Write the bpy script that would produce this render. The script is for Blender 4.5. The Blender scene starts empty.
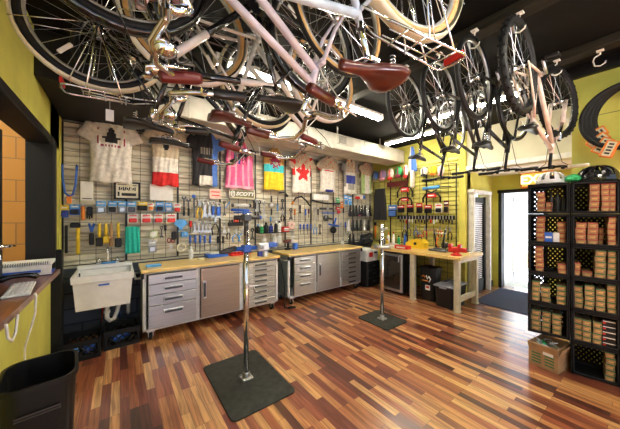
import bpy, bmesh, math, random
from mathutils import Vector, Matrix
random.seed(7)
SC = bpy.context.scene
COL = SC.collection
PI = math.pi
sin, cos = math.sin, math.cos

# ---------------------------------------------------------------- survey of the room (metres)
# camera stands at x=0, y=0; x runs along the tool wall, y towards it
EYE, FOC, YAW = 1.63, 254.0, math.radians(36.8)
FW, RT = (sin(YAW), cos(YAW)), (cos(YAW), -sin(YAW))
def sight(u, v):
    k = (u - 310.0) / FOC
    return (FW[0] + RT[0]*k, FW[1] + RT[1]*k, (214.5 - v) / FOC)
def on_y(u, v, y):            # point of the wall plane y = const
    r = sight(u, v); d = y / r[1]
    return Vector((r[0]*d, y, EYE + r[2]*d))
def on_x(u, v, x):
    r = sight(u, v); d = x / r[0]
    return Vector((x, r[1]*d, EYE + r[2]*d))
def on_z(u, v, z):
    r = sight(u, v); d = (z - EYE) / r[2]
    return Vector((r[0]*d, r[1]*d, z))
ORD = ['first', 'second', 'third', 'fourth', 'fifth', 'sixth', 'seventh', 'eighth', 'ninth', 'tenth', 'eleventh', 'twelfth',
       'thirteenth', 'fourteenth', 'fifteenth', 'sixteenth', 'seventeenth', 'eighteenth', 'nineteenth', 'twentieth']

# ---------------------------------------------------------------- materials
MAT = {}
def mat(name, col, rough=.5, metal=0., var=.08, scale=14., bump=0., emit=None, strength=0., coat=0., trans=0., spec=None, aniso=None):
    m = bpy.data.materials.new(name); m.use_nodes = True
    nt = m.node_tree; b = nt.nodes['Principled BSDF']
    b.inputs['Roughness'].default_value = rough
    b.inputs['Metallic'].default_value = metal
    if coat: b.inputs['Coat Weight'].default_value = coat
    if trans: b.inputs['Transmission Weight'].default_value = trans
    if spec is not None: b.inputs['Specular IOR Level'].default_value = spec
    tc = nt.nodes.new('ShaderNodeTexCoord')
    nz = nt.nodes.new('ShaderNodeTexNoise'); nz.inputs['Scale'].default_value = scale; nz.inputs['Detail'].default_value = 3
    if aniso:
        mp = nt.nodes.new('ShaderNodeMapping'); mp.inputs['Scale'].default_value = aniso
        nt.links.new(tc.outputs['Object'], mp.inputs['Vector']); nt.links.new(mp.outputs['Vector'], nz.inputs['Vector'])
    else:
        nt.links.new(tc.outputs['Object'], nz.inputs['Vector'])
    rp = nt.nodes.new('ShaderNodeValToRGB')
    lo = [max(0, c*(1-var*1.6)) for c in col]; hi = [min(1, c*(1+var*1.6)) for c in col]
    rp.color_ramp.elements[0].position = .3; rp.color_ramp.elements[1].position = .7
    rp.color_ramp.elements[0].color = (*lo, 1); rp.color_ramp.elements[1].color = (*hi, 1)
    nt.links.new(nz.outputs['Fac'], rp.inputs['Fac']); nt.links.new(rp.outputs['Color'], b.inputs['Base Color'])
    if bump:
        bp = nt.nodes.new('ShaderNodeBump'); bp.inputs['Strength'].default_value = bump; bp.inputs['Distance'].default_value = .01
        nt.links.new(nz.outputs['Fac'], bp.inputs['Height']); nt.links.new(bp.outputs['Normal'], b.inputs['Normal'])
    if emit:
        b.inputs['Emission Color'].default_value = (*emit, 1); b.inputs['Emission Strength'].default_value = strength
    MAT[name] = m
    return m

mat('black_paint', (.007, .007, .007), .6, spec=.3)
mat('ceiling_black', (.008, .0075, .006), .9, scale=3, var=.2, spec=.15)
mat('beam_brown', (.022, .019, .013), .8, scale=6, var=.3, aniso=(8, .6, 8), spec=.2)
mat('wall_green', (.62, .60, .12), .75, scale=3, var=.08)
mat('wall_yellow', (.64, .60, .12), .75, scale=3, var=.08)
mat('wall_pale', (.72, .68, .52), .7, scale=3, var=.05)
mat('slat_cream', (.74, .69, .55), .6, scale=3, var=.05, aniso=(1, 1, 4))
mat('slat_yellow', (.72, .67, .18), .6, scale=3, var=.05, aniso=(1, 1, 4))
mat('block_dark', (.085, .10, .13), .7, scale=5, var=.25)
mat('duct_grey', (.50, .48, .42), .5, .15, scale=4, var=.12)
mat('white_paint', (.82, .80, .78), .45)
mat('frame_grey', (.84, .84, .85), .4)
mat('cabinet_side', (.30, .34, .31), .45, .2)
mat('door_blue', (.30, .38, .55), .4)
mat('orange_tile', (.66, .36, .09), .55, scale=4, var=.10)
mat('counter_wood', (.19, .058, .026), .3, scale=6, var=.35, aniso=(12, 1, 12), coat=.3)
mat('butcher_wood', (.80, .57, .20), .35, scale=5, var=.16, aniso=(1, 14, 6), coat=.3)
mat('chrome', (.82, .82, .84), .12, 1, var=.02)
mat('steel', (.60, .60, .60), .3, 1, var=.06)
mat('dark_steel', (.10, .10, .105), .35, .9)
mat('rubber', (.008, .008, .009), .6, var=.15, scale=60, spec=.35)
mat('tan_wall', (.60, .36, .13), .6)
mat('cream_rubber', (.72, .66, .50), .6)
mat('black_gloss', (.010, .010, .012), .15, coat=.6)
mat('black_satin', (.007, .007, .008), .38, spec=.35)
mat('black_plastic', (.010, .010, .012), .45, spec=.35)
mat('white_gloss', (.85, .83, .84), .2, coat=.5)
mat('lilac_gloss', (.74, .70, .86), .2, coat=.5)
mat('sky_gloss', (.50, .62, .80), .2, coat=.5)
mat('pink_white', (.78, .62, .55), .3, coat=.4)
mat('cream_gloss', (.78, .73, .55), .3, coat=.4)
mat('silver_gloss', (.62, .62, .60), .25, .6)
mat('brown_leather', (.10, .014, .009), .3, scale=30, var=.15, coat=.35)
mat('red_grip', (.13, .012, .010), .4)
mat('black_leather', (.014, .013, .013), .35, scale=30, var=.15)
mat('blue', (.03, .13, .60), .4)
mat('light_blue', (.10, .38, .85), .45)
mat('red', (.65, .025, .02), .4)
mat('yellow', (.85, .60, .03), .45)
mat('green', (.03, .42, .13), .5)
mat('teal', (.02, .50, .40), .8, scale=30)
mat('orange', (.88, .26, .03), .5)
mat('white', (.85, .85, .83), .55)
mat('paper', (.88, .88, .86), .8, var=.03)
mat('pink_paper', (.86, .62, .55), .8)
mat('ink', (.03, .03, .03), .8)
mat('olive_sign', (.17, .16, .07), .6)
mat('clear_plastic', (.75, .78, .80), .15, trans=.35)
mat('cardboard', (.38, .225, .11), .8, scale=9, var=.14)
mat('cardboard_pale', (.45, .28, .14), .8, scale=9, var=.12)
mat('box_green', (.03, .16, .06), .7)
mat('box_red', (.36, .05, .035), .7)
mat('crate_black', (.008, .008, .009), .5, spec=.3)
mat('mat_black', (.022, .025, .020), .6, scale=18, var=.35, bump=.25)
mat('carpet', (.045, .06, .12), .95, scale=160, var=.4, bump=.5)
mat('sink_white', (.88, .88, .88), .35, scale=6, var=.05)
mat('pvc', (.82, .82, .80), .35)
mat('glass_dark', (.03, .025, .02), .05, coat=.5)
mat('cream_leg', (.60, .57, .42), .45)
mat('grey_lid', (.30, .34, .42), .5)
mat('concrete', (.78, .77, .74), .85, scale=2, var=.06)
mat('fence_grey', (.62, .62, .60), .7)
mat('exit_glow', (.95, .75, .2), .5, emit=(1., .55, .10), strength=.3)
mat('exit_letter', (1, .95, .6), .5, emit=(1., .92, .45), strength=1.2)
mat('tube_glow', (1, 1, .9), .5, emit=(1., .92, .74), strength=64.)
mat('reflector_white', (.9, .9, .85), .2)
mat('blind_white', (.80, .80, .86), .5)
# jersey cloth
for n, c in dict(cloth_white=(.84, .80, .74), cloth_sand=(.60, .50, .36), cloth_red=(.72, .03, .03), cloth_black=(.02, .02, .025),
                 cloth_blue=(.08, .20, .62), cloth_pink=(.90, .13, .32), cloth_rose=(.95, .42, .55), cloth_yellow=(.90, .66, .03),
                 cloth_teal=(.06, .52, .60), cloth_maroon=(.34, .03, .09), cloth_ochre=(.62, .38, .12), cloth_grey=(.36, .34, .31), cloth_green=(.45, .62, .25), cloth_navy=(.03, .05, .30), cloth_purple=(.36, .26, .50)).items():
    mat(n, c, .85, scale=25, var=.10, bump=.3)

def brushed(name, col, rough):
    m = mat(name, col, rough, 1, var=.10, scale=6, aniso=(.6, 1, 60))
    return m
brushed('steel_brushed', (.56, .55, .54), .34)
brushed('steel_bronze', (.38, .29, .22), .33)

def planks():
    m = bpy.data.materials.new('floor_planks'); m.use_nodes = True; nt = m.node_tree; N = nt.nodes.new; L = nt.links.new
    b = nt.nodes['Principled BSDF']
    tc = N('ShaderNodeTexCoord'); mp = N('ShaderNodeMapping'); mp.inputs['Rotation'].default_value = (0, 0, PI/2)
    L(tc.outputs['Object'], mp.inputs['Vector'])
    br = N('ShaderNodeTexBrick'); br.offset = .37; br.offset_frequency = 3; br.squash = 1
    br.inputs['Color1'].default_value = (0, 0, 0, 1); br.inputs['Color2'].default_value = (1, 1, 1, 1); br.inputs['Mortar'].default_value = (.0, .0, .0, 1)
    br.inputs['Scale'].default_value = 1; br.inputs['Mortar Size'].default_value = .0012; br.inputs['Bias'].default_value = 0
    br.inputs['Brick Width'].default_value = .52; br.inputs['Row Height'].default_value = .066
    L(mp.outputs['Vector'], br.inputs['Vector'])
    rp = N('ShaderNodeValToRGB'); cr = rp.color_ramp; cr.interpolation = 'LINEAR'
    cols = [(0, (.075, .022, .018)), (.18, (.20, .05, .032)), (.38, (.38, .105, .05)), (.55, (.50, .19, .075)), (.75, (.68, .33, .125)), (1, (.80, .47, .20))]
    cr.elements[0].position = 0; cr.elements[0].color = (*cols[0][1], 1); cr.elements[1].position = 1; cr.elements[1].color = (*cols[-1][1], 1)
    for p, c in cols[1:-1]:
        e = cr.elements.new(p); e.color = (*c, 1)
    L(br.outputs['Color'], rp.inputs['Fac'])
    mg = N('ShaderNodeMapping'); mg.inputs['Scale'].default_value = (38, 2.2, 1)
    L(tc.outputs['Object'], mg.inputs['Vector'])
    # shift the grain plank by plank
    ad = N('ShaderNodeVectorMath'); ad.operation = 'MULTIPLY_ADD'; ad.inputs[1].default_value = (9, 23, 5)
    L(br.outputs['Color'], ad.inputs[0]); L(mg.outputs['Vector'], ad.inputs[2])
    nz = N('ShaderNodeTexNoise'); nz.inputs['Scale'].default_value = 1.; nz.inputs['Detail'].default_value = 5; nz.inputs['Distortion'].default_value = .8
    L(ad.outputs[0], nz.inputs['Vector'])
    gr = N('ShaderNodeValToRGB'); gr.color_ramp.elements[0].position = .30; gr.color_ramp.elements[1].position = .62
    gr.color_ramp.elements[0].color = (.35, .27, .25, 1); gr.color_ramp.elements[1].color = (1.1, 1.1, 1.1, 1)
    L(nz.outputs['Fac'], gr.inputs['Fac'])
    mx = N('ShaderNodeMix'); mx.data_type = 'RGBA'; mx.blend_type = 'MULTIPLY'; mx.inputs[0].default_value = .85
    L(rp.outputs['Color'], mx.inputs[6]); L(gr.outputs['Color'], mx.inputs[7])
    L(mx.outputs[2], b.inputs['Base Color'])
    b.inputs['Roughness'].default_value = .30; b.inputs['Coat Weight'].default_value = 1.; b.inputs['Coat Roughness'].default_value = .20
    bp = N('ShaderNodeBump'); bp.inputs['Strength'].default_value = .12; bp.inputs['Distance'].default_value = .004
    L(br.outputs['Fac'], bp.inputs['Height']); bp.invert = True
    L(bp.outputs['Normal'], b.inputs['Normal'])
    MAT['floor_planks'] = m
planks()

def blocks(name, c1, c2, mort, w, h, ms, rough, rot=None):
    m = bpy.data.materials.new(name); m.use_nodes = True; nt = m.node_tree; N = nt.nodes.new; L = nt.links.new
    b = nt.nodes['Principled BSDF']; b.inputs['Roughness'].default_value = rough
    tc = N('ShaderNodeTexCoord'); mp = N('ShaderNodeMapping'); L(tc.outputs['Object'], mp.inputs['Vector'])
    if rot: mp.inputs['Rotation'].default_value = rot
    br = N('ShaderNodeTexBrick'); br.inputs['Scale'].default_value = 1
    br.inputs['Color1'].default_value = (*c1, 1); br.inputs['Color2'].default_value = (*c2, 1); br.inputs['Mortar'].default_value = (*mort, 1)
    br.inputs['Brick Width'].default_value = w; br.inputs['Row Height'].default_value = h; br.inputs['Mortar Size'].default_value = ms
    L(mp.outputs['Vector'], br.inputs['Vector']); L(br.outputs['Color'], b.inputs['Base Color'])
    bp = N('ShaderNodeBump'); bp.inputs['Strength'].default_value = .4; bp.inputs['Distance'].default_value = .01; bp.invert = True
    L(br.outputs['Fac'], bp.inputs['Height']); L(bp.outputs['Normal'], b.inputs['Normal'])
    MAT[name] = m
blocks('dark_blocks', (.075, .09, .12), (.10, .12, .155), (.03, .035, .05), .4, .2, .008, .7, (PI/2, 0, 0))
blocks('tile_wall', (.58, .25, .035), (.66, .31, .05), (.34, .17, .05), .66, .255, .006, .5, (PI/2, 0, 0))

# ---------------------------------------------------------------- mesh collector
class MB:
    def __init__(self):
        self.v, self.f, self.mi, self.sm = [], [], [], []
        self.M = None
    def add(self, vs, fs, mi=0, smooth=False, M=None):
        o = len(self.v)
        for p in vs:
            p = Vector(p)
            if M is not None: p = M @ p
            if self.M is not None: p = self.M @ p
            self.v.append(p)
        for k, f in enumerate(fs):
            self.f.append([i + o for i in f]); self.mi.append(mi[k] if isinstance(mi, list) else mi); self.sm.append(smooth)
        return self
    def box(self, c, s, mi=0, bev=0., M=None):
        hx, hy, hz = s[0]/2, s[1]/2, s[2]/2
        T = Matrix.Translation(c)
        if M is not None: T = T @ M.to_4x4()
        if bev <= 0:
            vs = [(x*hx, y*hy, z*hz) for x in (-1, 1) for y in (-1, 1) for z in (-1, 1)]
            fs = [(0, 1, 3, 2), (4, 6, 7, 5), (0, 4, 5, 1), (2, 3, 7, 6), (0, 2, 6, 4), (1, 5, 7, 3)]
            return self.add(vs, fs, mi, False, T)
        b = min(bev, hx*.9, hy*.9, hz*.9)
        vs, ix = [], {}
        for x in (-1, 1):
            for y in (-1, 1):
                for z in (-1, 1):
                    for a in range(3):
                        h = [hx - b, hy - b, hz - b]; h[a] += b
                        ix[(x, y, z, a)] = len(vs); vs.append((x*h[0], y*h[1], z*h[2]))
        fs = []
        sg = (-1, 1)
        for a in range(3):
            for s_ in sg:
                q = []
                for (i, j) in ((-1, -1), (1, -1), (1, 1), (-1, 1)):
                    k = [0, 0, 0]; k[a] = s_; k[(a+1) % 3] = i; k[(a+2) % 3] = j
                    q.append(ix[(*k, a)])
                fs.append(q)
        for a in range(3):
            b1, b2 = (a+1) % 3, (a+2) % 3
            for i in sg:
                for j in sg:
                    k0 = [0, 0, 0]; k0[a] = -1; k0[b1] = i; k0[b2] = j
                    k1 = list(k0); k1[a] = 1
                    fs.append([ix[(*k0, b1)], ix[(*k1, b1)], ix[(*k1, b2)], ix[(*k0, b2)]])
        for x in sg:
            for y in sg:
                for z in sg:
                    fs.append([ix[(x, y, z, a)] for a in range(3)])
        return self.add(vs, fs, mi, False, T)
    def path(self, pts, r, seg=8, closed=False, mi=0, cap=True, flat=None):
        pts = [Vector(p) for p in pts]; n = len(pts)
        rs = r if isinstance(r, (list, tuple)) else [r]*n
        tg = []
        for i in range(n):
            a = pts[(i-1) % n] if (closed or i > 0) else pts[i]
            c = pts[(i+1) % n] if (closed or i < n-1) else pts[i]
            t = c - a
            tg.append(t.normalized() if t.length > 1e-9 else Vector((0, 0, 1)))
        up = Vector((0, 0, 1)) if abs(tg[0].z) < .9 else Vector((1, 0, 0))
        x = tg[0].cross(up).normalized()
        vs = []
        for i in range(n):
            x = (x - tg[i]*x.dot(tg[i]))
            x = x.normalized() if x.length > 1e-9 else tg[i].orthogonal().normalized()
            y = tg[i].cross(x)
            for k in range(seg):
                a = 2*PI*k/seg
                vs.append(pts[i] + x*(cos(a)*rs[i]*(flat[0] if flat else 1)) + y*(sin(a)*rs[i]*(flat[1] if flat else 1)))
        fs = []
        for i in range(n if closed else n-1):
            j = (i+1) % n
            for k in range(seg):
                l = (k+1) % seg
                fs.append((i*seg+k, i*seg+l, j*seg+l, j*seg+k))
        self.add(vs, fs, mi, seg > 4)
        if cap and not closed:
            o = len(self.v) - len(vs)
            self.f.append([o + k for k in range(seg)][::-1]); self.mi.append(mi); self.sm.append(False)
            self.f.append([o + (n-1)*seg + k for k in range(seg)]); self.mi.append(mi); self.sm.append(False)
        return self
    def tube(self, p0, p1, r0, r1=None, seg=8, mi=0):
        return self.path([p0, p1], [r0, r0 if r1 is None else r1], seg, mi=mi)
    def lathe(self, prof, seg=24, M=None, mi=0, closed=False, a0=0., a1=2*PI, smooth=True):
        full = abs(a1 - a0 - 2*PI) < 1e-6
        n = len(prof); na = seg if full else seg + 1
        vs = []
        for i in range(na):
            a = a0 + (a1-a0)*i/seg
            vs += [(p[0]*cos(a), p[0]*sin(a), p[1]) for p in prof]
        fs = []
        for i in range(seg):
            j = (i+1) % na
            for k in range(n if closed else n-1):
                l = (k+1) % n
                fs.append((i*n+k, j*n+k, j*n+l, i*n+l))
        if closed and not full:
            fs.append(tuple(range(n))); fs.append(tuple((na-1)*n + k for k in range(n))[::-1])
        return self.add(vs, fs, mi, smooth, M)
    def disc_stack(self, prof, seg=20, M=None, mi=0):      # lathe closed at both ends on the axis
        return self.lathe([(1e-4, prof[0][1])] + list(prof) + [(1e-4, prof[-1][1])], seg, M, mi)
    def prism(self, poly, y0, y1, mi=0, M=None):            # polygon in x,z extruded along y
        n = len(poly)
        vs = [(p[0], y0, p[1]) for p in poly] + [(p[0], y1, p[1]) for p in poly]
        fs = [tuple(range(n)), tuple(range(2*n-1, n-1, -1))] + [(i, (i+1) % n, n+(i+1) % n, n+i) for i in range(n)]
        return self.add(vs, fs, mi, False, M)
    def ball(self, c, r, nu=14, nv=8, mi=0, M=None):
        r = (r, r, r) if not isinstance(r, (tuple, list)) else r
        vs = [(0, 0, r[2])]
        for j in range(1, nv):
            t = PI*j/nv
            vs += [(r[0]*sin(t)*cos(2*PI*i/nu), r[1]*sin(t)*sin(2*PI*i/nu), r[2]*cos(t)) for i in range(nu)]
        vs.append((0, 0, -r[2]))
        fs = [(0, 1+i, 1+(i+1) % nu) for i in range(nu)]
        for j in range(nv-2):
            for i in range(nu):
                k = (i+1) % nu
                fs.append((1+j*nu+i, 1+(j+1)*nu+i, 1+(j+1)*nu+k, 1+j*nu+k))
        e = len(vs)-1
        fs += [(e, 1+(nv-2)*nu+(i+1) % nu, 1+(nv-2)*nu+i) for i in range(nu)]
        T = Matrix.Translation(c)
        if M is not None: T = T @ M.to_4x4()
        return self.add(vs, fs, mi, True, T)
    def mesh(self, name, mats, fix=True):
        me = bpy.data.meshes.new(name)
        me.from_pydata([tuple(p) for p in self.v], [], self.f)
        for m in (mats if isinstance(mats, (list, tuple)) else [mats]):
            me.materials.append(MAT[m] if isinstance(m, str) else m)
        me.polygons.foreach_set('material_index', self.mi)
        me.polygons.foreach_set('use_smooth', self.sm)
        if fix:
            bm = bmesh.new(); bm.from_mesh(me); bmesh.ops.recalc_face_normals(bm, faces=bm.faces); bm.to_mesh(me); bm.free()
        me.update()
        return me
    def build(self, name, mats, parent=None, loc=None, rot=None, fix=True):
        return link(name, self.mesh(name, mats, fix), parent, loc, rot)
def link(name, me, parent=None, loc=None, rot=None):
    o = bpy.data.objects.new(name, me); COL.objects.link(o)
    if parent is not None: o.parent = parent
    if loc is not None: o.location = loc
    if rot is not None: o.rotation_euler = rot
    return o
def tag(o, label, cat, group=None, kind=None):
    o['label'] = label; o['category'] = cat
    if group: o['group'] = group
    if kind: o['kind'] = kind
    return o
def thing(name, label, cat, loc=(0, 0, 0), rot=(0, 0, 0), group=None):
    o = link(name, None, None, loc, rot)
    return tag(o, label, cat, group)
def copy_tree(o, parent=None):
    c = o.copy(); COL.objects.link(c)
    if parent is not None: c.parent = parent
    for ch in o.children: copy_tree(ch, c)
    return c
def struct(name, mb, mats, loc=None, parent=None):
    o = mb.build(name, mats, parent, loc)
    if parent is None: o['kind'] = 'structure'
    return o
def Rx(a): return Matrix.Rotation(a, 4, 'X')
def Ry(a): return Matrix.Rotation(a, 4, 'Y')
def Rz(a): return Matrix.Rotation(a, 4, 'Z')
def Tr(x, y, z): return Matrix.Translation((x, y, z))
def text_mesh(s, size, depth, mats, name, parent=None, loc=None, rot=None, bold=0., shear=0., sx=1.):
    cu = bpy.data.curves.new('lettering', 'FONT'); cu.body = s; cu.size = size; cu.extrude = depth; cu.align_x = 'CENTER'; cu.align_y = 'CENTER'
    cu.offset = bold; cu.shear = shear; cu.resolution_u = 3
    o = bpy.data.objects.new('lettering', cu); COL.objects.link(o)
    dg = bpy.context.evaluated_depsgraph_get(); dg.update()
    me = bpy.data.meshes.new_from_object(o.evaluated_get(dg))
    bpy.data.objects.remove(o); bpy.data.curves.remove(cu)
    me.materials.clear()
    me.materials.append(MAT[mats])
    for v in me.vertices: v.co = (v.co.x*sx, v.co.y, v.co.z)
    return link(name, me, parent, loc, rot)

# ================================================================= THE ROOM
YB, XR, XL, CZ = 4.46, 5.42, -.60, 3.27        # tool wall, bench wall, counter wall, ceiling
b = MB(); b.box((3.2, .9, -.05), (7.8, 7.3, .1))
struct('floor', b, 'floor_planks')
b = MB(); b.box((3.0, .9, CZ+.05), (8.4, 7.5, .1))
struct('ceiling', b, 'ceiling_black')
# tool wall: block wall low down, ribbed slats above
b = MB()
b.box((2.4, YB+.12, .46), (6.3, .14, .92), 0)
b.box((2.4, YB+.12, 2.12), (6.3, .14, 2.3), 1)
z = .97
while z < 3.2:
    b.box((2.4, YB+.035, z), (6.3, .05, .078), 1, .012); z += .0915
struct('wall_back', b, ['dark_blocks', 'slat_cream'])
# bench wall, ribbed, with a header over the entrance recess
b = MB()
YE = 2.15
b.box((XR+.12, (YE+YB+.1)/2, 1.63), (.16, YB+.1-YE, 3.27), 0)
z = .3
while z < 2.85:
    b.box((XR+.03, (YE+.13+YB)/2, z), (.05, YB-YE-.13, .078), 1, .012); z += .0915
b.box((XR+.02, YE+.065, 1.63), (.09, .13, 3.27), 0, .01)
b.box((XR+.12, YE/2-.7, 2.87), (.16, YE+1.4, .80), 2)
struct('wall_right', b, ['wall_yellow', 'slat_yellow', 'wall_pale'])
# entrance recess
XE = 6.8
b = MB(); D1 = (5.52, 6.42, 2.06)               # door in the recess's side wall
b.box(((XR+.05+D1[0])/2, YE+.08, 1.25), (D1[0]-XR-.05, .16, 2.5), 1)
b.box(((D1[1]+XE)/2, YE+.08, 1.25), (XE-D1[1], .16, 2.5), 0)
b.box(((D1[0]+D1[1])/2, YE+.08, (D1[2]+2.5)/2), (D1[1]-D1[0], .16, 2.5-D1[2]), 0)
struct('wall_entrance', b, ['wall_yellow', 'wall_pale'])
b = MB(); D2 = (1.22, 2.02, 2.12)                 # outer doorway, in y
b.box((XE+.09, (D2[1]+YE+.2)/2, 1.25), (.16, YE+.2-D2[1], 2.5), 0)
b.box((XE+.09, -.2, 1.25), (.16, 2*D2[0]+.4, 2.5), 0)
b.box((XE+.09, (D2[0]+D2[1])/2, (D2[2]+2.5)/2), (.16, D2[1]-D2[0], 2.5-D2[2]), 0)
struct('wall_street', b, ['wall_green'])
b = MB(); b.box((6.16, .55, 2.53), (1.5, 3.5, .08))
struct('ceiling_entrance', b, 'white_paint')
# near wall behind the crates
XN = 4.12
b = MB(); b.box((XN+.08, -.75, 1.63), (.16, 2.56, 3.27))
for z in (.9, 1.8, 2.7): b.box((XN-.001, -.75, z), (.006, 2.56, .006), 1)
b.box((XN-.02, -.75, 3.21), (.10, 2.6, .12), 2)
struct('wall_near', b, ['wall_green', 'olive_sign', 'black_paint'])
# counter wall with the hatch opening
HZ0, HZ1, HY1, HY0 = 1.0, 2.42, 3.86, -1.0
b = MB()
b.box((XL-.07, .9, HZ0/2-.02), (.14, 2*(HY1-.9), HZ0-.04), 0)
b.box((XL-.07, .9, (HZ1+CZ)/2), (.14, 7.3, CZ-HZ1), 0)
b.box((XL-.07, (HY1+YB+.1)/2, CZ/2), (.14, YB+.1-HY1, CZ), 0)
struct('wall_left', b, ['wall_green'])
b = MB()
b.box((XL-.07, 1.43, HZ1-.0), (.20, HY1+1.15, .08), 0, .01)
b.box((XL-.07, HY1+.02, (HZ0+HZ1)/2), (.22, .1, HZ1-HZ0+.02), 0, .01)
struct('trim_1', b, 'black_paint')
b = MB(); b.box((XL+.004, 4.40, 1.62), (.02, .10, 3.2), 0, .004)
struct('trim_2', b, 'wall_yellow')
b = MB(); b.box((XL+.03, 3.92, .62), (.12, .10, 1.24), 0, .01)
struct('trim_3', b, 'black_paint')
# tiled wall of the back office seen through the hatch
b = MB(); b.box((-2.1, 4.56, 1.6), (2.76, .1, 3.3))
struct('wall_office', b, 'tile_wall')
b = MB(); b.box((-3.5, 2.0, 1.6), (.1, 5.2, 3.3))
struct('wall_office_side', b, 'wall_pale')
b = MB(); b.box((-2.1, 1.6, 3.31), (2.8, 6.0, .1)); struct('ceiling_office', b, 'wall_pale')
b = MB(); b.box((-2.1, 1.6, -.05), (2.8, 6.0, .1)); struct('floor_office', b, 'olive_sign')
# baseboards
b = MB(); b.box((XL+.012, 1.4, .06), (.02, 4.9, .12), 0, .004); struct('baseboard_left', b, 'black_paint')
b = MB(); b.box((6.6, YE-.012, .07), (.36, .02, .14), 0, .004); struct('baseboard_entrance', b, 'black_paint')
# ceiling hook boards along y
for k, (x, yc, ly) in enumerate(((2.5, .9, 3.2), (3.63, .9, 3.2), (0.02, 1.35, 2.6), (1.0, 1.35, 2.6))):
    b = MB(); b.box((x, yc, CZ-.045), (.14, ly, .085), 0, .006)
    struct('trim_%d' % (4+k), b, 'beam_brown')
b = MB(); b.box((1.8, .6, CZ-.03), (.5, 6.0, .06), 0, .006); struct('trim_8', b, 'ceiling_black')

# entrance door (side wall) with a blind, and its frame
d = MB()
x0, x1, zt = D1
for x in (x0+.03, x1-.03): d.box((x, YE-.005, zt/2), (.05, .2, zt), 0, .006)
d.box(((x0+x1)/2, YE-.005, zt+.03), (x1-x0+.08, .2, .07), 0, .006)
dr = struct('door_1', d, ['white_paint'])
p = MB(); xm = (x0+x1)/2
p.box((x0+.12, YE+.0, 1.0), (.10, .045, 2.0), 0); p.box((x1-.12, YE+.0, 1.0), (.10, .045, 2.0), 0)
p.box((xm, YE+.0, 1.92), (x1-x0-.14, .045, .14), 0); p.box((xm, YE+.0, .15), (x1-x0-.14, .045, .26), 0)
p.build('door_leaf', ['black_paint'], dr)
p = MB(); p.box((xm, YE+.01, 1.05), (x1-x0-.3, .008, 1.6)); p.build('glass_pane', 'glass_dark', dr)
p = MB()
for k in range(40): p.box((xm-.06, YE-.015, .30+k*.04), (.50, .012, .024), 0, 0, Rx(.6))
p.build('blind', 'blind_white', dr)
p = MB(); p.lathe([(.024, 0), (.024, .02), (.012, .03), (.012, .05), (.026, .06), (.026, .075), (.001, .085)], 14, Tr(x0+.10, YE-.022, 1.02) @ Rx(PI/2)); p.build('door_knob', 'chrome', dr)
# outer doorway frame, open door leaf swung outward
d = MB(); y0, y1, zt = D2
for y in (y0+.02, y1-.02): d.box((XE+.08, y, zt/2), (.2, .06, zt), 0, .006)
d.box((XE+.08, (y0+y1)/2, zt+.02), (.2, y1-y0+.06, .07), 0, .006)
dr = struct('door_2', d, ['black_paint'])
p = MB()
p.box((XE+.60, y1+.02, 1.04), (.90, .04, .14), 0, .004, None)
p.box((XE+.22, y1+.02, 1.04), (.10, .045, 2.06), 0); p.box((XE+1.0, y1+.02, 1.04), (.10, .045, 2.06), 0)
p.box((XE+.61, y1+.02, 2.0), (.88, .045, .13), 0); p.box((XE+.61, y1+.02, .12), (.88, .045, .22), 0)
p.build('door_leaf', 'white_paint', dr)
p = MB(); p.box((XE+.61, y1+.02, 1.05), (.72, .01, 1.8)); p.build('glass_pane', 'clear_plastic', dr)
# light switches beside the entrance
for k, z in enumerate((1.34, 1.52)):
    b = MB(); b.box((0, 0, 0), (.075, .008, .115), 0, .003); b.box((0, -.008, 0), (.012, .012, .024), 0, .002)
    tag(b.build('light_switch', 'white', loc=(6.56, YE-.005, z)), ('lower' if k == 0 else 'upper') + ' white light switch plate beside the entrance door', 'light switch')
# outdoors
b = MB(); b.box((13.9, 2.5, -.12), (14., 24, .12)); o = struct('ground_outside', b, 'concrete')
t = thing('fence', 'pale slatted fence across the yard seen through the doorway', 'fence', (11.5, 3.2, -.06))
p = MB()
for k in range(5): p.box((0, 0, .25+k*.22), (.03, 7.0, .14), 0)
p.build('slat_panel', 'fence_grey', t)
for k in range(5):
    p = MB(); p.box((.05, -3.2+1.6*k, .65), (.07, .07, 1.3), 0, .005); p.build('post', 'fence_grey', t)
b = MB(); b.box((12.8, 3, 1.5), (.2, 12, 3.2)); struct('wall_outside', b, 'concrete')
t = thing('planter', 'low tan brick planter in the yard outside the door', 'planter', (10.6, 2.6, -.06))
p = MB(); p.box((0, 0, .22), (.5, 1.6, .44), 0, .02); p.build('body', 'cardboard_pale', t)
t = thing('folding_sign', 'dark folding board standing outside the open doorway', 'board', (8.7, 2.62, -.06), (0, 0, .3))
for s in (-1, 1):
    p = MB(); p.box((s*.11, 0, .42), (.025, .42, .84), 0, .004, Ry(-s*.2)); p.build('panel', 'black_paint', t)
# entrance mat
b = MB(); b.box((0, 0, .006), (1.45, 1.12, .012), 0, .004)
tag(b.build('entrance_mat', 'carpet', loc=(6.01, 1.42, .0)), 'dark blue carpet mat on the floor inside the open doorway', 'mat')

b = MB(); b.box((-.16, 3.83, 3.055), (.88, 1.26, .43), 0, .01); struct('ceiling_soffit', b, 'black_paint')
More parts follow.
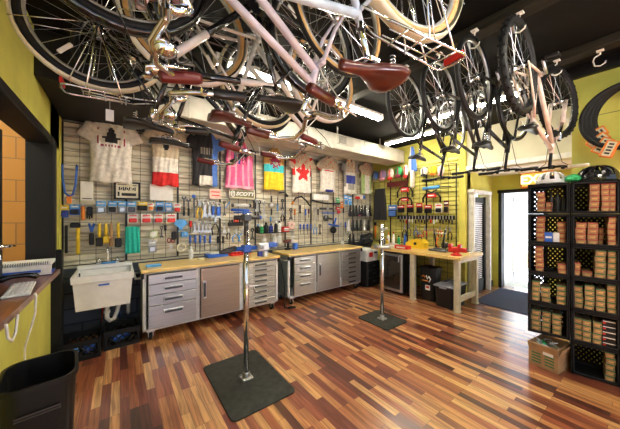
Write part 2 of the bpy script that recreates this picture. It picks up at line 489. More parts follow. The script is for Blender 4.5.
# galvanised duct under the ceiling
b = MB(); b.box((2.86, 3.71, 2.995), (5.08, .46, .29), 0, .01)
for x in (.7, 1.8, 2.9, 4.0): b.box((x, 3.71, 2.995), (.03, .475, .305), 0, .004)
b.box((.45, 3.71, 3.2), (.28, .40, .2), 0)
t = thing('air_duct', 'grey rectangular air duct running under the ceiling above the jerseys', 'duct', (0, 0, 0))
b.build('duct_body', 'duct_grey', t)
p = on_y(346, 141, 3.48)
g = MB(); g.box((0, 0, 0), (.46, .02, .17), 0, .006)
for k in range(7): g.box((-.10, -.012, -.06+k*.02), (.20, .006, .008), 1)
for k in range(7): g.box((.11, -.012, -.06+k*.02), (.20, .006, .008), 0)
g.build('vent_grille', ['duct_grey', 'black_paint'], t, p)
for x in (.9, 2.05, 3.25, 4.5):
    h = MB(); h.box((x, 3.49, 3.18), (.03, .01, .2), 0); h.build('hanger_strap', 'duct_grey', t)
# ================================================================= FURNITURE
def xs(u, y): return on_y(u, 214.5, y).x
YC = 3.80
def cabinet(label, x0, x1, cols, guards, loc_y=YC):
    """cols: (u0, u1, 'drawers'|'door', fractions)"""
    zb, zt, dep = .13, .887, .56
    t = thing('tool_cabinet', label, 'tool cabinet', ((x0+x1)/2, loc_y+dep/2, 0))
    ox, oy = (x0+x1)/2, loc_y+dep/2
    w = x1-x0
    m = MB()
    m.box((0, .02, zb+.015), (w, dep-.04, .03), 0, .004)
    m.box((0, .02, zt-.012), (w, dep-.04, .024), 0, .004)
    m.box((0, dep/2-.015, (zb+zt)/2), (w-.02, .02, zt-zb-.02), 1)
    for s in (-1, 1): m.box((s*(w/2-.018), .02, (zb+zt)/2), (.036, dep-.04, zt-zb), 1 if False else 0, .004)
    for s in (-1, 1): m.box((s*(w/2-.001), .03, (zb+zt)/2), (.004, dep-.1, zt-zb-.06), 1)
    edges = []
    for (u0, u1, kind, fr) in cols: edges.append((xs(u0, loc_y)-ox, xs(u1, loc_y)-ox))
    for (a, c) in zip(edges, edges[1:]):
        m.box(((a[1]+c[0])/2, .02, (zb+zt)/2), (max(.02, c[0]-a[1]), dep-.04, zt-zb-.02), 0, .003)
    m.build('carcass', ['frame_grey', 'cabinet_side'], t)
    m = MB(); m.box((0, .01, .909), (w+.04, dep+.05, .042), 0, .006); m.build('worktop', 'butcher_wood', t)
    for (u0, u1, kind, fr), (a, c) in zip(cols, edges):
        H = zt-zb-.06; zz = zt-.028
        xc, ww = (a+c)/2, c-a
        if kind == 'door':
            m = MB(); m.box((xc, -dep/2+.012, zb+.03+H/2), (ww-.008, .024, H), 0, .004)
            d = m.build('door', 'steel_bronze' if guards == 0 else 'steel_brushed', t)
            m = MB(); hx = a+.055
            m.box((hx, -dep/2-.012, .56), (.026, .03, .20), 0, .006); m.box((hx, -dep/2-.005, .56), (.045, .014, .25), 1, .004)
            m.build('handle', ['dark_steel', 'steel'], d)
        else:
            for k, f in enumerate(fr):
                h = H*f
                m = MB(); m.box((xc, -dep/2+.012, zz-h/2), (ww-.008, .024, h-.007), 0, .004)
                d = m.build('drawer', 'steel_brushed', t)
                m = MB(); hw = min(.24, ww*.5)
                m.box((xc, -dep/2-.006, zz-h/2+(0 if h < .2 else h*.18)), (hw, .014, min(.05, h*.5)), 1, .004)
                m.box((xc, -dep/2-.018, zz-h/2+(0 if h < .2 else h*.18)), (hw-.03, .026, min(.026, h*.3)), 0, .006)
                m.build('handle', ['dark_steel', 'steel'], d)
                zz -= h
    for sx in (-1, 1):
        for sy in (-1, 1):
            m = MB(); x, y = sx*(w/2-.09), sy*(dep/2-.09)
            m.box((x, y, .122), (.09, .09, .016), 0); m.box((x-.026, y, .085), (.006, .05, .075), 0); m.box((x+.026, y, .085), (.006, .05, .075), 0)
            c = m.build('caster', 'steel', t)
            m = MB(); m.lathe([(.012, -.018), (.05, -.018), (.053, -.01), (.053, .01), (.05, .018), (.012, .018)], 18, Tr(x, y+.012, .053) @ Ry(PI/2), closed=True)
            m.build('wheel', 'rubber', c)
    for s in (-1, 1):
        m = MB(); m.box((s*(w/2+.004), -dep/2+.02, .85), (.03, .04, .07), 0, .006); m.build('corner_guard', 'black_plastic', t)
    m = MB(); y0 = -dep/2+.06
    m.path([(-w/2-.0, y0, .82), (-w/2-.075, y0, .82), (-w/2-.075, y0+.40, .82), (-w/2, y0+.40, .82)], .013, 10)
    m.build('push_handle', 'steel', t)
    return t
x0, x1 = xs(143, YC), xs(279, YC)
cabinet('steel rolling tool cabinet with a wooden top beside the white sink', x0, x1,
        [(148, 196.8, 'drawers', (.18, .20, .20, .42)), (200.6, 240, 'door', None), (244, 275.8, 'drawers', (.125,)*8)], 0)
x2, x3 = xs(289.5, YC), xs(362, YC)
cabinet('steel rolling tool cabinet with a wooden top standing nearer the room corner', x2, x3,
        [(294.2, 315.6, 'drawers', (.19, .22, .20, .39)), (317.6, 340, 'door', None), (342, 360.5, 'drawers', (1/7.,)*7)], 1)
# cable hanging between the two cabinets
m = MB(); xa, xb = x1+.03, x2-.035
m.path([(xa+.06, 3.90, .80), (xa+.09, 3.87, .6), (xa+.12, 3.86, .4), (xa+.10, 3.84, .15), (xa+.08, 3.80, .015), (xa+.14, 3.72, .012), (xa+.24, 3.70, .012), (xa+.2, 3.78, .02), (xa+.1, 3.72, .03), (xa+.16, 3.68, .03), (xa+.26, 3.76, .012)], .010, 6)
tag(m.build('power_cable', 'rubber'), 'dark power cable hanging and coiled on the floor between the two cabinets', 'cable')

# ---- wooden workbench on the right wall
t = thing('workbench', 'wooden workbench with cream metal legs against the yellow tool wall', 'workbench', (4.86, 2.75, 0))
BX0, BX1, BY0, BY1, BZ = 4.42, 5.37, 1.84, 3.68, .93
cx, cy = 4.86, 2.75
m = MB(); m.box(((BX0+BX1)/2-cx, (BY0+BY1)/2-cy, BZ-.028), (BX1-BX0, BY1-BY0, .056), 0, .006)
m.build('worktop', 'butcher_wood', t)
for (x, y) in ((4.50, 1.92), (5.22, 1.92), (4.50, 2.72), (5.22, 2.72), (5.22, 3.60)):
    m = MB(); m.box((x-cx, y-cy, .445), (.085, .085, .86), 0, .008); m.box((x-cx, y-cy, .012), (.10, .10, .024), 0, .004); m.build('leg', 'cream_leg', t)
for y in (1.92,):
    m = MB(); m.box((4.86-cx, y-cy, .20), (.66, .05, .09), 0, .006); m.build('stretcher', 'cream_leg', t)
m = MB(); m.box((4.86-cx, 1.90-cy, .845), (.66, .05, .055)); m.build('apron', 'cream_leg', t)

# ---- small glass-door refrigerator below the bench
t = thing('mini_fridge', 'black small refrigerator with silver framed glass door under the workbench', 'refrigerator', (4.80, 3.24, 0))
m = MB(); m.box((.03, 0, .42), (.5, .52, .80), 0, .01); m.box((.03, 0, .012), (.42, .46, .03), 0)
m.build('body', 'black_plastic', t)
m = MB(); fx = -.245
for y in (-.235, .235): m.box((fx, y, .43), (.035, .05, .77), 0, .006)
for z in (.07, .79): m.box((fx, 0, z), (.035, .42, .05), 0, .006)
d = m.build('door', 'steel', t)
m = MB(); m.box((fx+.004, 0, .43), (.012, .42, .67)); m.build('glass_pane', 'glass_dark', d)
m = MB(); m.box((fx-.03, -.19, .72), (.02, .02, .12), 0, .005); m.build('handle', 'steel', d)
m = MB(); m.box((fx, 0, .845), (.03, .5, .04), 0, .004); m.build('control_panel', 'black_gloss', t)

# ---- black drawers in the corner with a white box on top
t = thing('drawer_unit', 'low black drawer unit in the corner between cabinet and refrigerator', 'drawer unit', (4.60, 3.98, 0))
m = MB(); m.box((0, .02, .29), (.42, .5, .56), 0, .008); m.build('body', 'black_plastic', t)
for k in range(3):
    m = MB(); m.box((0, -.24, .115+k*.175), (.40, .03, .165), 0, .008); d = m.build('drawer', 'black_satin', t)
    m = MB(); m.box((0, -.262, .135+k*.175), (.12, .016, .02), 0, .005); m.build('handle', 'dark_steel', d)
m = MB(); m.box((0, 0, .13), (.40, .40, .26), 0, .01); m.box((-.06, -.203, .15), (.12, .006, .10), 1); m.box((.1, -.203, .19), (.10, .006, .04), 2)
tag(m.build('storage_box', ['white', 'red', 'ink'], loc=(4.60, 3.97, .572)), 'white box with a red patch on the corner drawer unit', 'box')

# ---- under-bench things
def bin_mesh(w0, d0, w1, d1, h, th, mi=0, r=.25, seg=5, m=None):
    """open bin with rounded corners: bottom w0 x d0, top w1 x d1"""
    m = m or MB()
    def ring(w, d, z):
        out = []; c = min(w, d)*r
        for (sx, sy, a0) in ((1, 1, 0), (-1, 1, PI/2), (-1, -1, PI), (1, -1, 1.5*PI)):
            for k in range(seg+1):
                a = a0 + PI/2*k/seg
                out.append((sx*(w/2-c)+c*cos(a), sy*(d/2-c)+c*sin(a), z))
        return out
    R = [ring(w0-.01, d0-.01, 0), ring(w0, d0, .01), ring(w1, d1, h-.025), ring(w1+.02, d1+.02, h-.022), ring(w1+.02, d1+.02, h), ring(w1-2*th, d1-2*th, h), ring(w0-2*th, d0-2*th, .02)]
    n = len(R[0]); vs = [p for q in R for p in q]
    fs = [(i*n+k, i*n+(k+1) % n, (i+1)*n+(k+1) % n, (i+1)*n+k) for i in range(len(R)-1) for k in range(n)]
    fs += [tuple(range(n))[::-1], tuple((len(R)-1)*n+k for k in range(n))]
    m.add(vs, fs, mi, False)
    return m
t = thing('trash_bin', 'black bin with an orange and white graphic under the workbench', 'trash bin', (4.80, 2.53, 0), (0, 0, .0))
bin_mesh(.26, .26, .32, .32, .62, .008).build('body', 'black_plastic', t)
m = MB()
sl = (.32-.26)/2/.6
def on_face(y, z): return (-.13-.006 - z*sl*1.0, y, z)
m.path([on_face(.09, .44), on_face(.06, .47), on_face(.02, .44)], .012, 6, mi=0); m.path([on_face(.0, .48), on_face(-.02, .41), on_face(-.05, .47)], .010, 6, mi=1)
m.path([on_face(-.05, .47), on_face(-.08, .42), on_face(-.05, .36)], .010, 6, mi=1); m.path([on_face(.09, .375), on_face(-.03, .375)], .010, 6, mi=0)
m.box(on_face(-.02, .25), (.006, .09, .09), 1); m.box(Vector(on_face(-.02, .26))+Vector((-.003, 0, 0)), (.006, .06, .04), 2)
m.build('graphic', ['orange', 'white', 'red'], t)
m = MB(); m.path([(.13*cos(a)-.0, .13*sin(a), .60+.02*sin(3*a)) for a in [k*PI/6 for k in range(12)]], .02, 6, closed=True); m.build('bag_rim', 'black_satin', t)
t = thing('storage_tub', 'grey storage tub with a pale lid under the workbench', 'storage tub', (4.80, 2.16, 0))
bin_mesh(.52, .28, .56, .32, .36, .006, r=.12).build('body', 'black_plastic', t)
m = MB(); m.box((0, 0, .372), (.60, .34, .028), 0, .01); m.box((0, 0, .39), (.5, .3, .012), 0, .004)
for s in (-1, 1): m.box((s*.295, 0, .36), (.02, .12, .05), 0, .006)
m.build('lid', 'grey_lid', t)
m = MB()
for k in range(5):
    a = k*1.1; m.path([(-.15+.07*k, -.1, .0), (-.12+.06*k, .0, .03+.015*k), (-.1+.06*k, .1, .0)], .006, 5)
tag(m.build('wire_bundle', 'dark_steel', loc=(4.80, 2.16, .404)), 'loose wire bundle lying on the lid of the grey tub', 'wire')
t = thing('floor_pump', 'tall blue floor pump standing between the refrigerator and bench leg', 'pump', (4.66, 2.865, 0))
m = MB(); m.box((0, 0, .012), (.10, .13, .024), 0, .006); m.build('base', 'black_plastic', t)
m = MB(); m.tube((0, 0, .024), (0, 0, .62), .024, None, 14); m.build('barrel', 'blue', t)
m = MB(); m.tube((0, 0, .62), (0, 0, .70), .008); m.tube((0, -.10, .70), (0, .10, .70), .014, None, 10); m.build('handle', 'black_plastic', t)

# ---- utility sink on the tool wall
t = thing('utility_sink', 'white plastic utility sink fixed to the dark block wall', 'sink', (-.15, 4.105, 0))
zt, zb = .925, .53
m = MB()
def rect(w, d, z, y=0): return [(-w/2, -d/2+y, z), (w/2, -d/2+y, z), (w/2, d/2+y, z), (-w/2, d/2+y, z)]
R = [rect(.50, .48, zb), rect(.545, .535, zt-.08), rect(.575, .56, zt-.075), rect(.58, .565, zt), rect(.53, .50, zt, .0), rect(.47, .44, zb+.03)]
vs = [p for q in R for p in q]
fs = [(i*4+k, i*4+(k+1) % 4, (i+1)*4+(k+1) % 4, (i+1)*4+k) for i in range(5) for k in range(4)] + [(3, 2, 1, 0), (20, 21, 22, 23)]
m.add(vs, fs); m.build('basin', 'sink_white', t)
m = MB(); m.box((0, .255, zt+.02), (.575, .04, .06), 0, .008); m.build('backsplash', 'sink_white', t)
m = MB(); m.box((.0, -.281, zt-.115), (.10, .006, .018)); m.build('badge', 'blue', t)
m = MB(); m.box((-.235, -.04, zt-.04), (.012, .03, .09), 0, .003); m.build('overflow', 'ink', t)
m = MB(); m.box((.02, .262, zt+.065), (.24, .05, .03), 0, .006); m.lathe([(.012, 0), (.014, .10), (.013, .15)], 12, Tr(.02, .26, zt+.07))
m.path([(.02, .26, zt+.20), (.02, .22, zt+.27), (.02, .13, zt+.27), (.02, .09, zt+.22)], .011, 10)
for s in (-1, 1): m.lathe([(.018, 0), (.022, .03), (.012, .05), (.001, .052)], 10, Tr(.02+s*.10, .26, zt+.078))
m.build('faucet', 'chrome', t)
m = MB()
m.tube((.02, -.02, .53), (.02, -.02, .40), .024, None, 14); m.path([(.02, -.02, .40), (.02, -.02, .33), (.05, -.02, .29), (.09, .0, .30), (.12, .02, .38), (.14, .04, .47), (.19, .08, .49), (.24, .14, .47), (.24, .18, .40), (.24, .2, .3), (.24, .26, .26)], .024, 12)
for z in (.41, .50): m.lathe([(.033, -.015), (.033, .015)], 14, Tr(.02, -.02, z))
m.build('drain_pipe', 'pvc', t)
m = MB(); m.path([(-.02, .10, .56), (-.03, .16, .4), (-.05, .28, .2)], .008, 8); m.path([(.14, .10, .56), (.14, .2, .4), (.15, .28, .2)], .008, 8, mi=1)
m.build('supply_hose', ['red', 'blue'], t)
m = MB(); m.box((0, 0, .012), (.16, .07, .024), 0, .008)
tag(m.build('sponge', 'light_blue', loc=(-.12, 4.36, zt+.0505)), 'pale blue sponge lying on the back edge of the white sink', 'sponge')
m = MB(); m.box((0, 0, .014), (.17, .11, .028), 0, .006)
tag(m.build('cloth_pad', 'light_blue', loc=(x0+.13, 4.0, .931), rot=(0, 0, .1)), 'bright blue cloth pad on the worktop edge nearest the sink', 'cloth')

# ---- milk crates on the floor below the sink
def crate_mesh(w=.33, d=.33, h=.28, th=.012):
    """crate standing upright: open top, diamond lattice in the sides"""
    m = MB()
    m.box((0, 0, .008), (w, d, .016), 0)
    for s in (-1, 1):
        for z, hh in ((.02, .04), (h-.03, .06)):
            m.box((s*(w/2-th/2), 0, z), (th, d, hh), 0); m.box((0, s*(d/2-th/2), z), (w, th, hh), 0)
        for q in (-1, 1): m.box((s*(w/2-.018), q*(d/2-.018), h/2), (.036, .036, h), 0, .008)
    n = 5; z0, z1 = .04, h-.06; zz = z1-z0
    for s in (-1, 1):
        for k in range(-2, n+1):
            for g in (-1, 1):
                a = -w/2 + w*(k+.0)/n; c = a + g*zz
                p0, p1 = [a, z0], [c, z1]
                # clip to the panel
                def clip(p0, p1):
                    for i, (P, Q) in enumerate(((p0, p1), (p1, p0))):
                        for lim in (-w/2+.02, w/2-.02):
                            if (P[0]-lim)*(1 if lim > 0 else -1) > 0 and abs(Q[0]-P[0]) > 1e-6:
                                f = (lim-P[0])/(Q[0]-P[0]); P[1] = P[1]+(Q[1]-P[1])*f; P[0] = lim
                    return p0, p1
                if max(p0[0], p1[0]) <= -w/2+.03 or min(p0[0], p1[0]) >= w/2-.03: continue
                clip(p0, p1)
                if abs(p0[1]-p1[1]) < .02: continue
                m.path([(p0[0], s*(d/2-th/2), p0[1]), (p1[0], s*(d/2-th/2), p1[1])], .006, 4, cap=True)
                m.path([(s*(w/2-th/2), p0[0], p0[1]), (s*(w/2-th/2), p1[0], p1[1])], .006, 4, cap=True)
    return m
CRATE = crate_mesh().mesh('milk_crate', 'crate_black')
CRATE_LOW = crate_mesh(.36, .34, .22).mesh('milk_crate', 'crate_black')
for k, (x, y, r, lab) in enumerate(((-.36, 3.95, .03, 'black lattice crate on the floor under the sink, behind the black bin'), (.02, 4.06, .03, 'black lattice crate on the floor under the sink, against the steel cabinet'))):
    tag(link('milk_crate', CRATE_LOW, None, (x, y, 0), (0, 0, r)), lab, 'crate', 'black crates under the sink')
for k, (x, y, c, w, lab) in enumerate(((-.42, 3.95, 'light_blue', .16, 'pale blue bundle lying in the crate behind the black bin'), (-.28, 3.92, 'blue', .10, 'deep blue rag in the crate behind the black bin'), (.02, 4.06, 'blue', .18, 'blue cloth in the crate under the drain pipe'))):
    m = MB()
    for q in range(5): m.ball((random.uniform(-w/3, w/3), random.uniform(-.04, .04), .06+random.uniform(-.01, .03)), (w/3, .06, .045), 10, 6)
    tag(m.build('rag', c, loc=(x, y, .02)), lab, 'rag')

# ---- counter and what lies on it
m = MB()
m.prism([(XL-.59, 0), (XL+.085, 0), (XL+.085, .045), (XL-.59, .045)], -.4, 3.80)
t = thing('service_counter', 'dark brown wooden counter ledge running through the hatch opening', 'counter', (0, 0, 1.0))
m.build('counter_top', 'counter_wood', t)
m = MB(); m.box((XL-.55, 1.7, -.12), (.1, 4.1, .24)); m.box((XL-.32, 3.5, -.12), (.30, .08, .24)); m.build('bracket', 'black_paint', t)
CT = 1.046
t = thing('binder', 'thick white catalogue binder with a blue strip lying on the counter', 'binder', (-.74, 3.61, CT+.001), (0, 0, PI/2+.05))
m = MB(); m.box((0, 0, .05), (.27, .35, .075), 0, .004); m.build('pages', 'paper', t)
m = MB(); m.box((0, 0, .007), (.30, .40, .012), 0, .003); m.box((0, 0, .095), (.30, .40, .012), 1, .003); m.box((-.145, 0, .051), (.012, .40, .09), 2, .003); m.build('cover', ['cloth_navy', 'frame_grey', 'white'], t)
m = MB(); m.box((-.153, .02, .045), (.004, .30, .026)); m.build('strip', 'blue', t)
t = thing('spiral_catalogue', 'grey spiral bound catalogue on top of the white binder', 'catalogue', (-.73, 3.61, CT+.1035), (0, 0, PI/2+.02))
m = MB(); m.box((0, 0, .012), (.28, .38, .022), 0, .003); m.build('pages', 'frame_grey', t)
m = MB()
for k in range(24): m.lathe([(.013, -.0015), (.016, -.0015), (.016, .0015), (.013, .0015)], 8, Tr(-.14, -.17+k*.0148, .0165) @ Rx(PI/2), closed=True)
m.build('spiral', 'ink', t)
t = thing('keyboard', 'white keyboard lying near the counter edge', 'keyboard', (-.615, 2.90, CT+.001), (0, 0, .12))
m = MB(); m.box((0, 0, .008), (.14, .46, .016), 0, .005); m.build('body', 'white', t)
m = MB()
for i in range(5):
    for j in range(14): m.box((-.048+i*.024, -.20+j*.031, .019), (.020, .025, .008), 0, .003)
m.build('keys', 'frame_grey', t)
t = thing('telephone_handset', 'black curved telephone handset on the counter behind the keyboard', 'handset', (-.70, 3.27, CT+.001), (0, 0, .2))
m = MB(); m.path([(-.11, 0, .022), (-.09, 0, .04), (-.04, 0, .052), (.04, 0, .052), (.09, 0, .04), (.11, 0, .022)], [.022, .028, .02, .02, .028, .022], 10); m.build('body', 'black_gloss', t)
t = thing('cash_drawer', 'black drawer box fixed under the counter ledge near the trash bin', 'drawer', (XL-.25, 1.96, CT-.046))
m = MB(); m.box((XL*0+.16, 0, -.06), (.3, .40, .118), 0, .006); m.build('body', 'black_satin', t)
m = MB(); m.path([(XL+0.098, 2.72, CT+.004), (XL+0.102, 2.72, CT-.02), (XL+0.098, 2.72, .9), (XL+.04, 2.75, .65), (XL+.03, 2.8, .4), (XL+.035, 2.84, .13), (XL+.05, 2.86, .012)], .007, 8)
tag(m.build('cable', 'white'), 'white cable hanging down the green wall from the counter', 'cable')
m = MB(); m.path([(XL+0.098, 2.12, CT-.02), (XL+0.102, 2.13, CT-.10), (XL+0.106, 2.18, CT-.14), (XL+0.102, 2.26, CT-.12), (XL+0.098, 2.32, CT-.03)], .007, 8)
tag(m.build('cord', 'white'), 'short white cord looping under the counter edge', 'cord')
# dark office door standing in the hatch
t = thing('hatch_door', 'black hatch door edge with a silver lever handle standing open on the counter', 'door', (-.80, 3.40, .002))
m = MB(); m.box((-.05, -.42, 1.71), (.05, .84, 1.32), 0, .004); m.build('door_leaf', 'black_satin', t)
m = MB(); m.lathe([(.028, 0), (.028, .012), (.011, .016), (.011, .05)], 14, Tr(-.024, -.05, 1.35) @ Ry(PI/2)); m.path([(.024, -.05, 1.35), (.030, -.02, 1.352), (.030, .08, 1.34)], [.012, .011, .008], 10)
m.box((-.022, -.05, 1.26), (.008, .04, .05), 0, .003); m.build('lever_handle', 'chrome', t)

# ---- tall black bin in the corner of the frame
t = thing('waste_basket', 'tall black plastic waste basket against the green counter wall', 'trash bin', (-.365, 2.10, 0), (0, 0, .12))
bin_mesh(.24, .30, .30, .37, .74, .006, r=.28, seg=8).build('body', 'black_satin', t)
m = MB(); m.box((.0, -.192, .60), (.17, .004, .008)); m.box((.0, -.191, .585), (.17, .004, .006)); m.build('scuff_strip', 'dark_steel', t)

# ---- repair stands
def repair_stand(name_lab, cx, cy, bx, by, top, clampz, big):
    t = thing('repair_stand', name_lab, 'repair stand', (cx, cy, 0))
    m = MB(); poly = []
    r = .05
    for (sx, sy, a0) in ((1, 1, 0), (-1, 1, PI/2), (-1, -1, PI), (1, -1, 1.5*PI)):
        for k in range(6):
            a = a0 + PI/2*k/5; poly.append((sx*(bx/2-r)+r*cos(a), -(sy*(by/2-r)+r*sin(a))))
    m.prism(poly, 0, .014, 0, Rx(PI/2) @ Matrix.Identity(4)); m.build('base_plate', 'mat_black', t, (0, 0, .014) if False else (0, 0, 0))
    m = MB(); m.box((0, 0, .022), (.11, .11, .016), 0, .003); m.lathe([(.034, .03), (.034, .07), (.028, .08)], 16)
    for sx in (-1, 1):
        for sy in (-1, 1): m.lathe([(.009, .03), (.009, .038), (.001, .039)], 8, Tr(sx*.04, sy*.04, 0))
    m.build('socket', 'steel', t)
    m = MB(); m.tube((0, 0, .03), (0, 0, top), .0265, None, 18); m.build('pole', 'chrome', t)
    return t
t = repair_stand('chrome repair stand with blue clamps on the larger black base plate', 1.0, 2.39, .60, .90, 1.64, 1.3, True)
for k, z in enumerate((1.295, 1.60)):
    m = MB(); m.box((0, 0, z), (.085, .085, .07), 0, .01); m.tube((-.12, 0, z), (.14, 0, z), .021, None, 12, 0); m.build('clamp_arm', 'blue' if k == 0 else 'dark_steel', t)
    if k == 0:
        m = MB(); m.box((.17, -.02, z+.005), (.13, .07, .08), 0, .012); m.box((.19, -.03, z-.065), (.045, .045, .06), 0, .008); m.build('clamp_head', 'steel', t)
        m = MB(); m.box((.27, -.05, z+.02), (.10, .022, .045), 0, .004); m.build('jaw', 'blue', t)
        m = MB(); m.box((.27, .01, z+.02), (.10, .022, .045), 0, .004); m.build('jaw', 'blue', t)
        m = MB(); m.path([(-.11, 0, z+.01), (-.19, -.02, z-.005), (-.27, -.04, z-.015)], [.024, .030, .014], 10); m.build('jaw_handle', 'dark_steel', t)
        m = MB(); m.lathe([(.012, 0), (.026, .004), (.026, .016), (.012, .02)], 12, Tr(.14, -.05, z+.01) @ Rx(PI/2)); m.build('adjuster_knob', 'steel', t)
    else:
        m = MB(); m.tube((-.15, 0, z+.075), (.03, 0, z+.07), .013); m.box((-.02, 0, z+.05), (.03, .03, .06), 0, .005); m.box((.13, 0, z), (.07, .03, .04), 0, .008); m.build('tool_bar', 'blue', t)
m = MB(); m.box((.03, -.035, .93), (.05, .03, .03), 0, .004); m.tube((.05, -.04, .94), (.075, -.05, .86), .010); m.lathe([(.034, .90), (.034, .95)], 14); m.build('height_lever', 'steel', t)
t2 = repair_stand('chrome repair stand on the smaller black base plate before the workbench', 3.25, 2.48, .51, .57, 1.48, 1.13, False)
m = MB(); m.lathe([(.02, 1.10), (.13, 1.11), (.135, 1.135), (.13, 1.15), (.02, 1.15)], 22, closed=True); m.box((.10, 0, 1.13), (.16, .16, .03), 0, .01); m.build('tool_tray', 'steel', t2)
m = MB(); m.box((0, 0, 1.40), (.06, .06, .06), 0, .008); m.tube((0, 0, 1.40), (.0, -.10, 1.42), .014); m.build('clamp_arm', 'steel', t2)
# ================================================================= BICYCLES (hung upside down from the hook boards)
HUNG = 3.125                       # height of the wheel tops
_cache = {}
def wheel_meshes(R, tr, tire, rimm, knob):
    key = (R, tr, tire, rimm, knob)
    if key in _cache: return _cache[key]
    A = Rx(PI/2)
    rr = R - tr*1.75
    m = MB(); m.lathe([(rr-.016, -.006), (rr-.016, .006), (rr-.010, .011), (rr+.008, .011), (rr+.008, -.011), (rr-.010, -.011)], 44, A, closed=True)
    rim = m.mesh('rim', rimm)
    m = MB(); c = R - tr
    body, wall = tire if isinstance(tire, tuple) else (tire, None)
    m2 = []
    n = 12
    prof = [(c + tr*cos(2*PI*k/n), tr*.95*sin(2*PI*k/n)) for k in range(n)]
    na = 48
    vs = []
    for i in range(na):
        a = 2*PI*i/na; vs += [(p[0]*cos(a), p[1], p[0]*sin(a)) for p in prof]
    fs, mi = [], []
    for i in range(na):
        j = (i+1) % na
        for k in range(n):
            l = (k+1) % n
            fs.append((i*n+k, j*n+k, j*n+l, i*n+l))
            am = 2*PI*(k+.5)/n
            mi.append(1 if (wall and cos(am) < .55) else 0)
    m.add(vs, fs, mi, True)
    if knob:
        for i in range(60):
            a = 2*PI*i/60
            for s in (-1, 0, 1):
                if (i+s) % 2: continue
                q = .6*s
                p = (c + tr*cos(q))
                m.box((p*cos(a), tr*.95*sin(q), p*sin(a)), (.010, .014, .016), 0, 0, Ry(-a))
    tir = m.mesh('tire', [body] + ([wall] if wall else []))
    m = MB()
    ns = 28
    for i in range(ns):
        side = 1 if i % 2 else -1
        a = 2*PI*i/ns; h = a + (.95 if (i//2) % 2 else -.95)
        m.tube((.024*cos(h), side*.028, .024*sin(h)), ((rr-.012)*cos(a), 0, (rr-.012)*sin(a)), .0014, None, 3)
    spk = m.mesh('spokes', 'steel')
    m = MB(); m.disc_stack([(.008, -.055), (.008, -.036), (.026, -.034), (.026, -.026), (.014, -.02), (.014, .02), (.026, .026), (.026, .034), (.008, .036), (.008, .055)], 14, A)
    hub = m.mesh('hub', 'chrome')
    m = MB(); m.box((rr*.72, .004, 0), (.085, .012, .022), 0, .004)
    refl = m.mesh('reflector', 'reflector_white')
    _cache[key] = (rim, tir, spk, hub, refl)
    return _cache[key]

def saddle_mesh(mats, wide=.075, city=True):
    m = MB(); n = 12
    st = [(-.135, wide*.75, .006), (-.12, wide, .002), (-.08, wide, .000), (-.03, wide*.66, -.006), (.03, .030, -.006), (.09, .022, -.001), (.13, .018, .004), (.145, .010, .002)]
    vs = []
    for (x, w, z) in st:
        for k in range(n):
            a = 2*PI*k/n; c, s_ = cos(a), sin(a)
            zz = z + (.016*s_ if s_ > 0 else (.040 if city and x < -.0 else .026)*s_*(1 if abs(c) > .5 else .55))
            vs.append((x, w*c, zz))
    N = len(st)
    fs = [(i*n+k, i*n+(k+1) % n, (i+1)*n+(k+1) % n, (i+1)*n+k) for i in range(N-1) for k in range(n)] + [tuple(range(n))[::-1], tuple((N-1)*n+k for k in range(n))]
    m.add(vs, fs, 0, True)
    return m
def saddle(mats, parent, pos, wide, city, name='saddle', rot=None):
    o = saddle_mesh(mats, wide, city).build(name, mats, parent, pos, rot)
    m = MB()
    for s in (-1, 1): m.path([(.10, s*.012, -.014), (.05, s*.022, -.04), (-.04, s*.022, -.043), (-.10, s*.045, -.022)], .0035, 6)
    m.box((0, 0, -.045), (.05, .06, .02), 0, .004)
    if city:
        for s in (-1, 1): m.path([(-.075+.010*cos(k*1.05), s*.045+.010*sin(k*1.05), -.03-.0022*k) for k in range(20)], .0025, 5)
    m.build('rails', 'chrome', o)
    return o

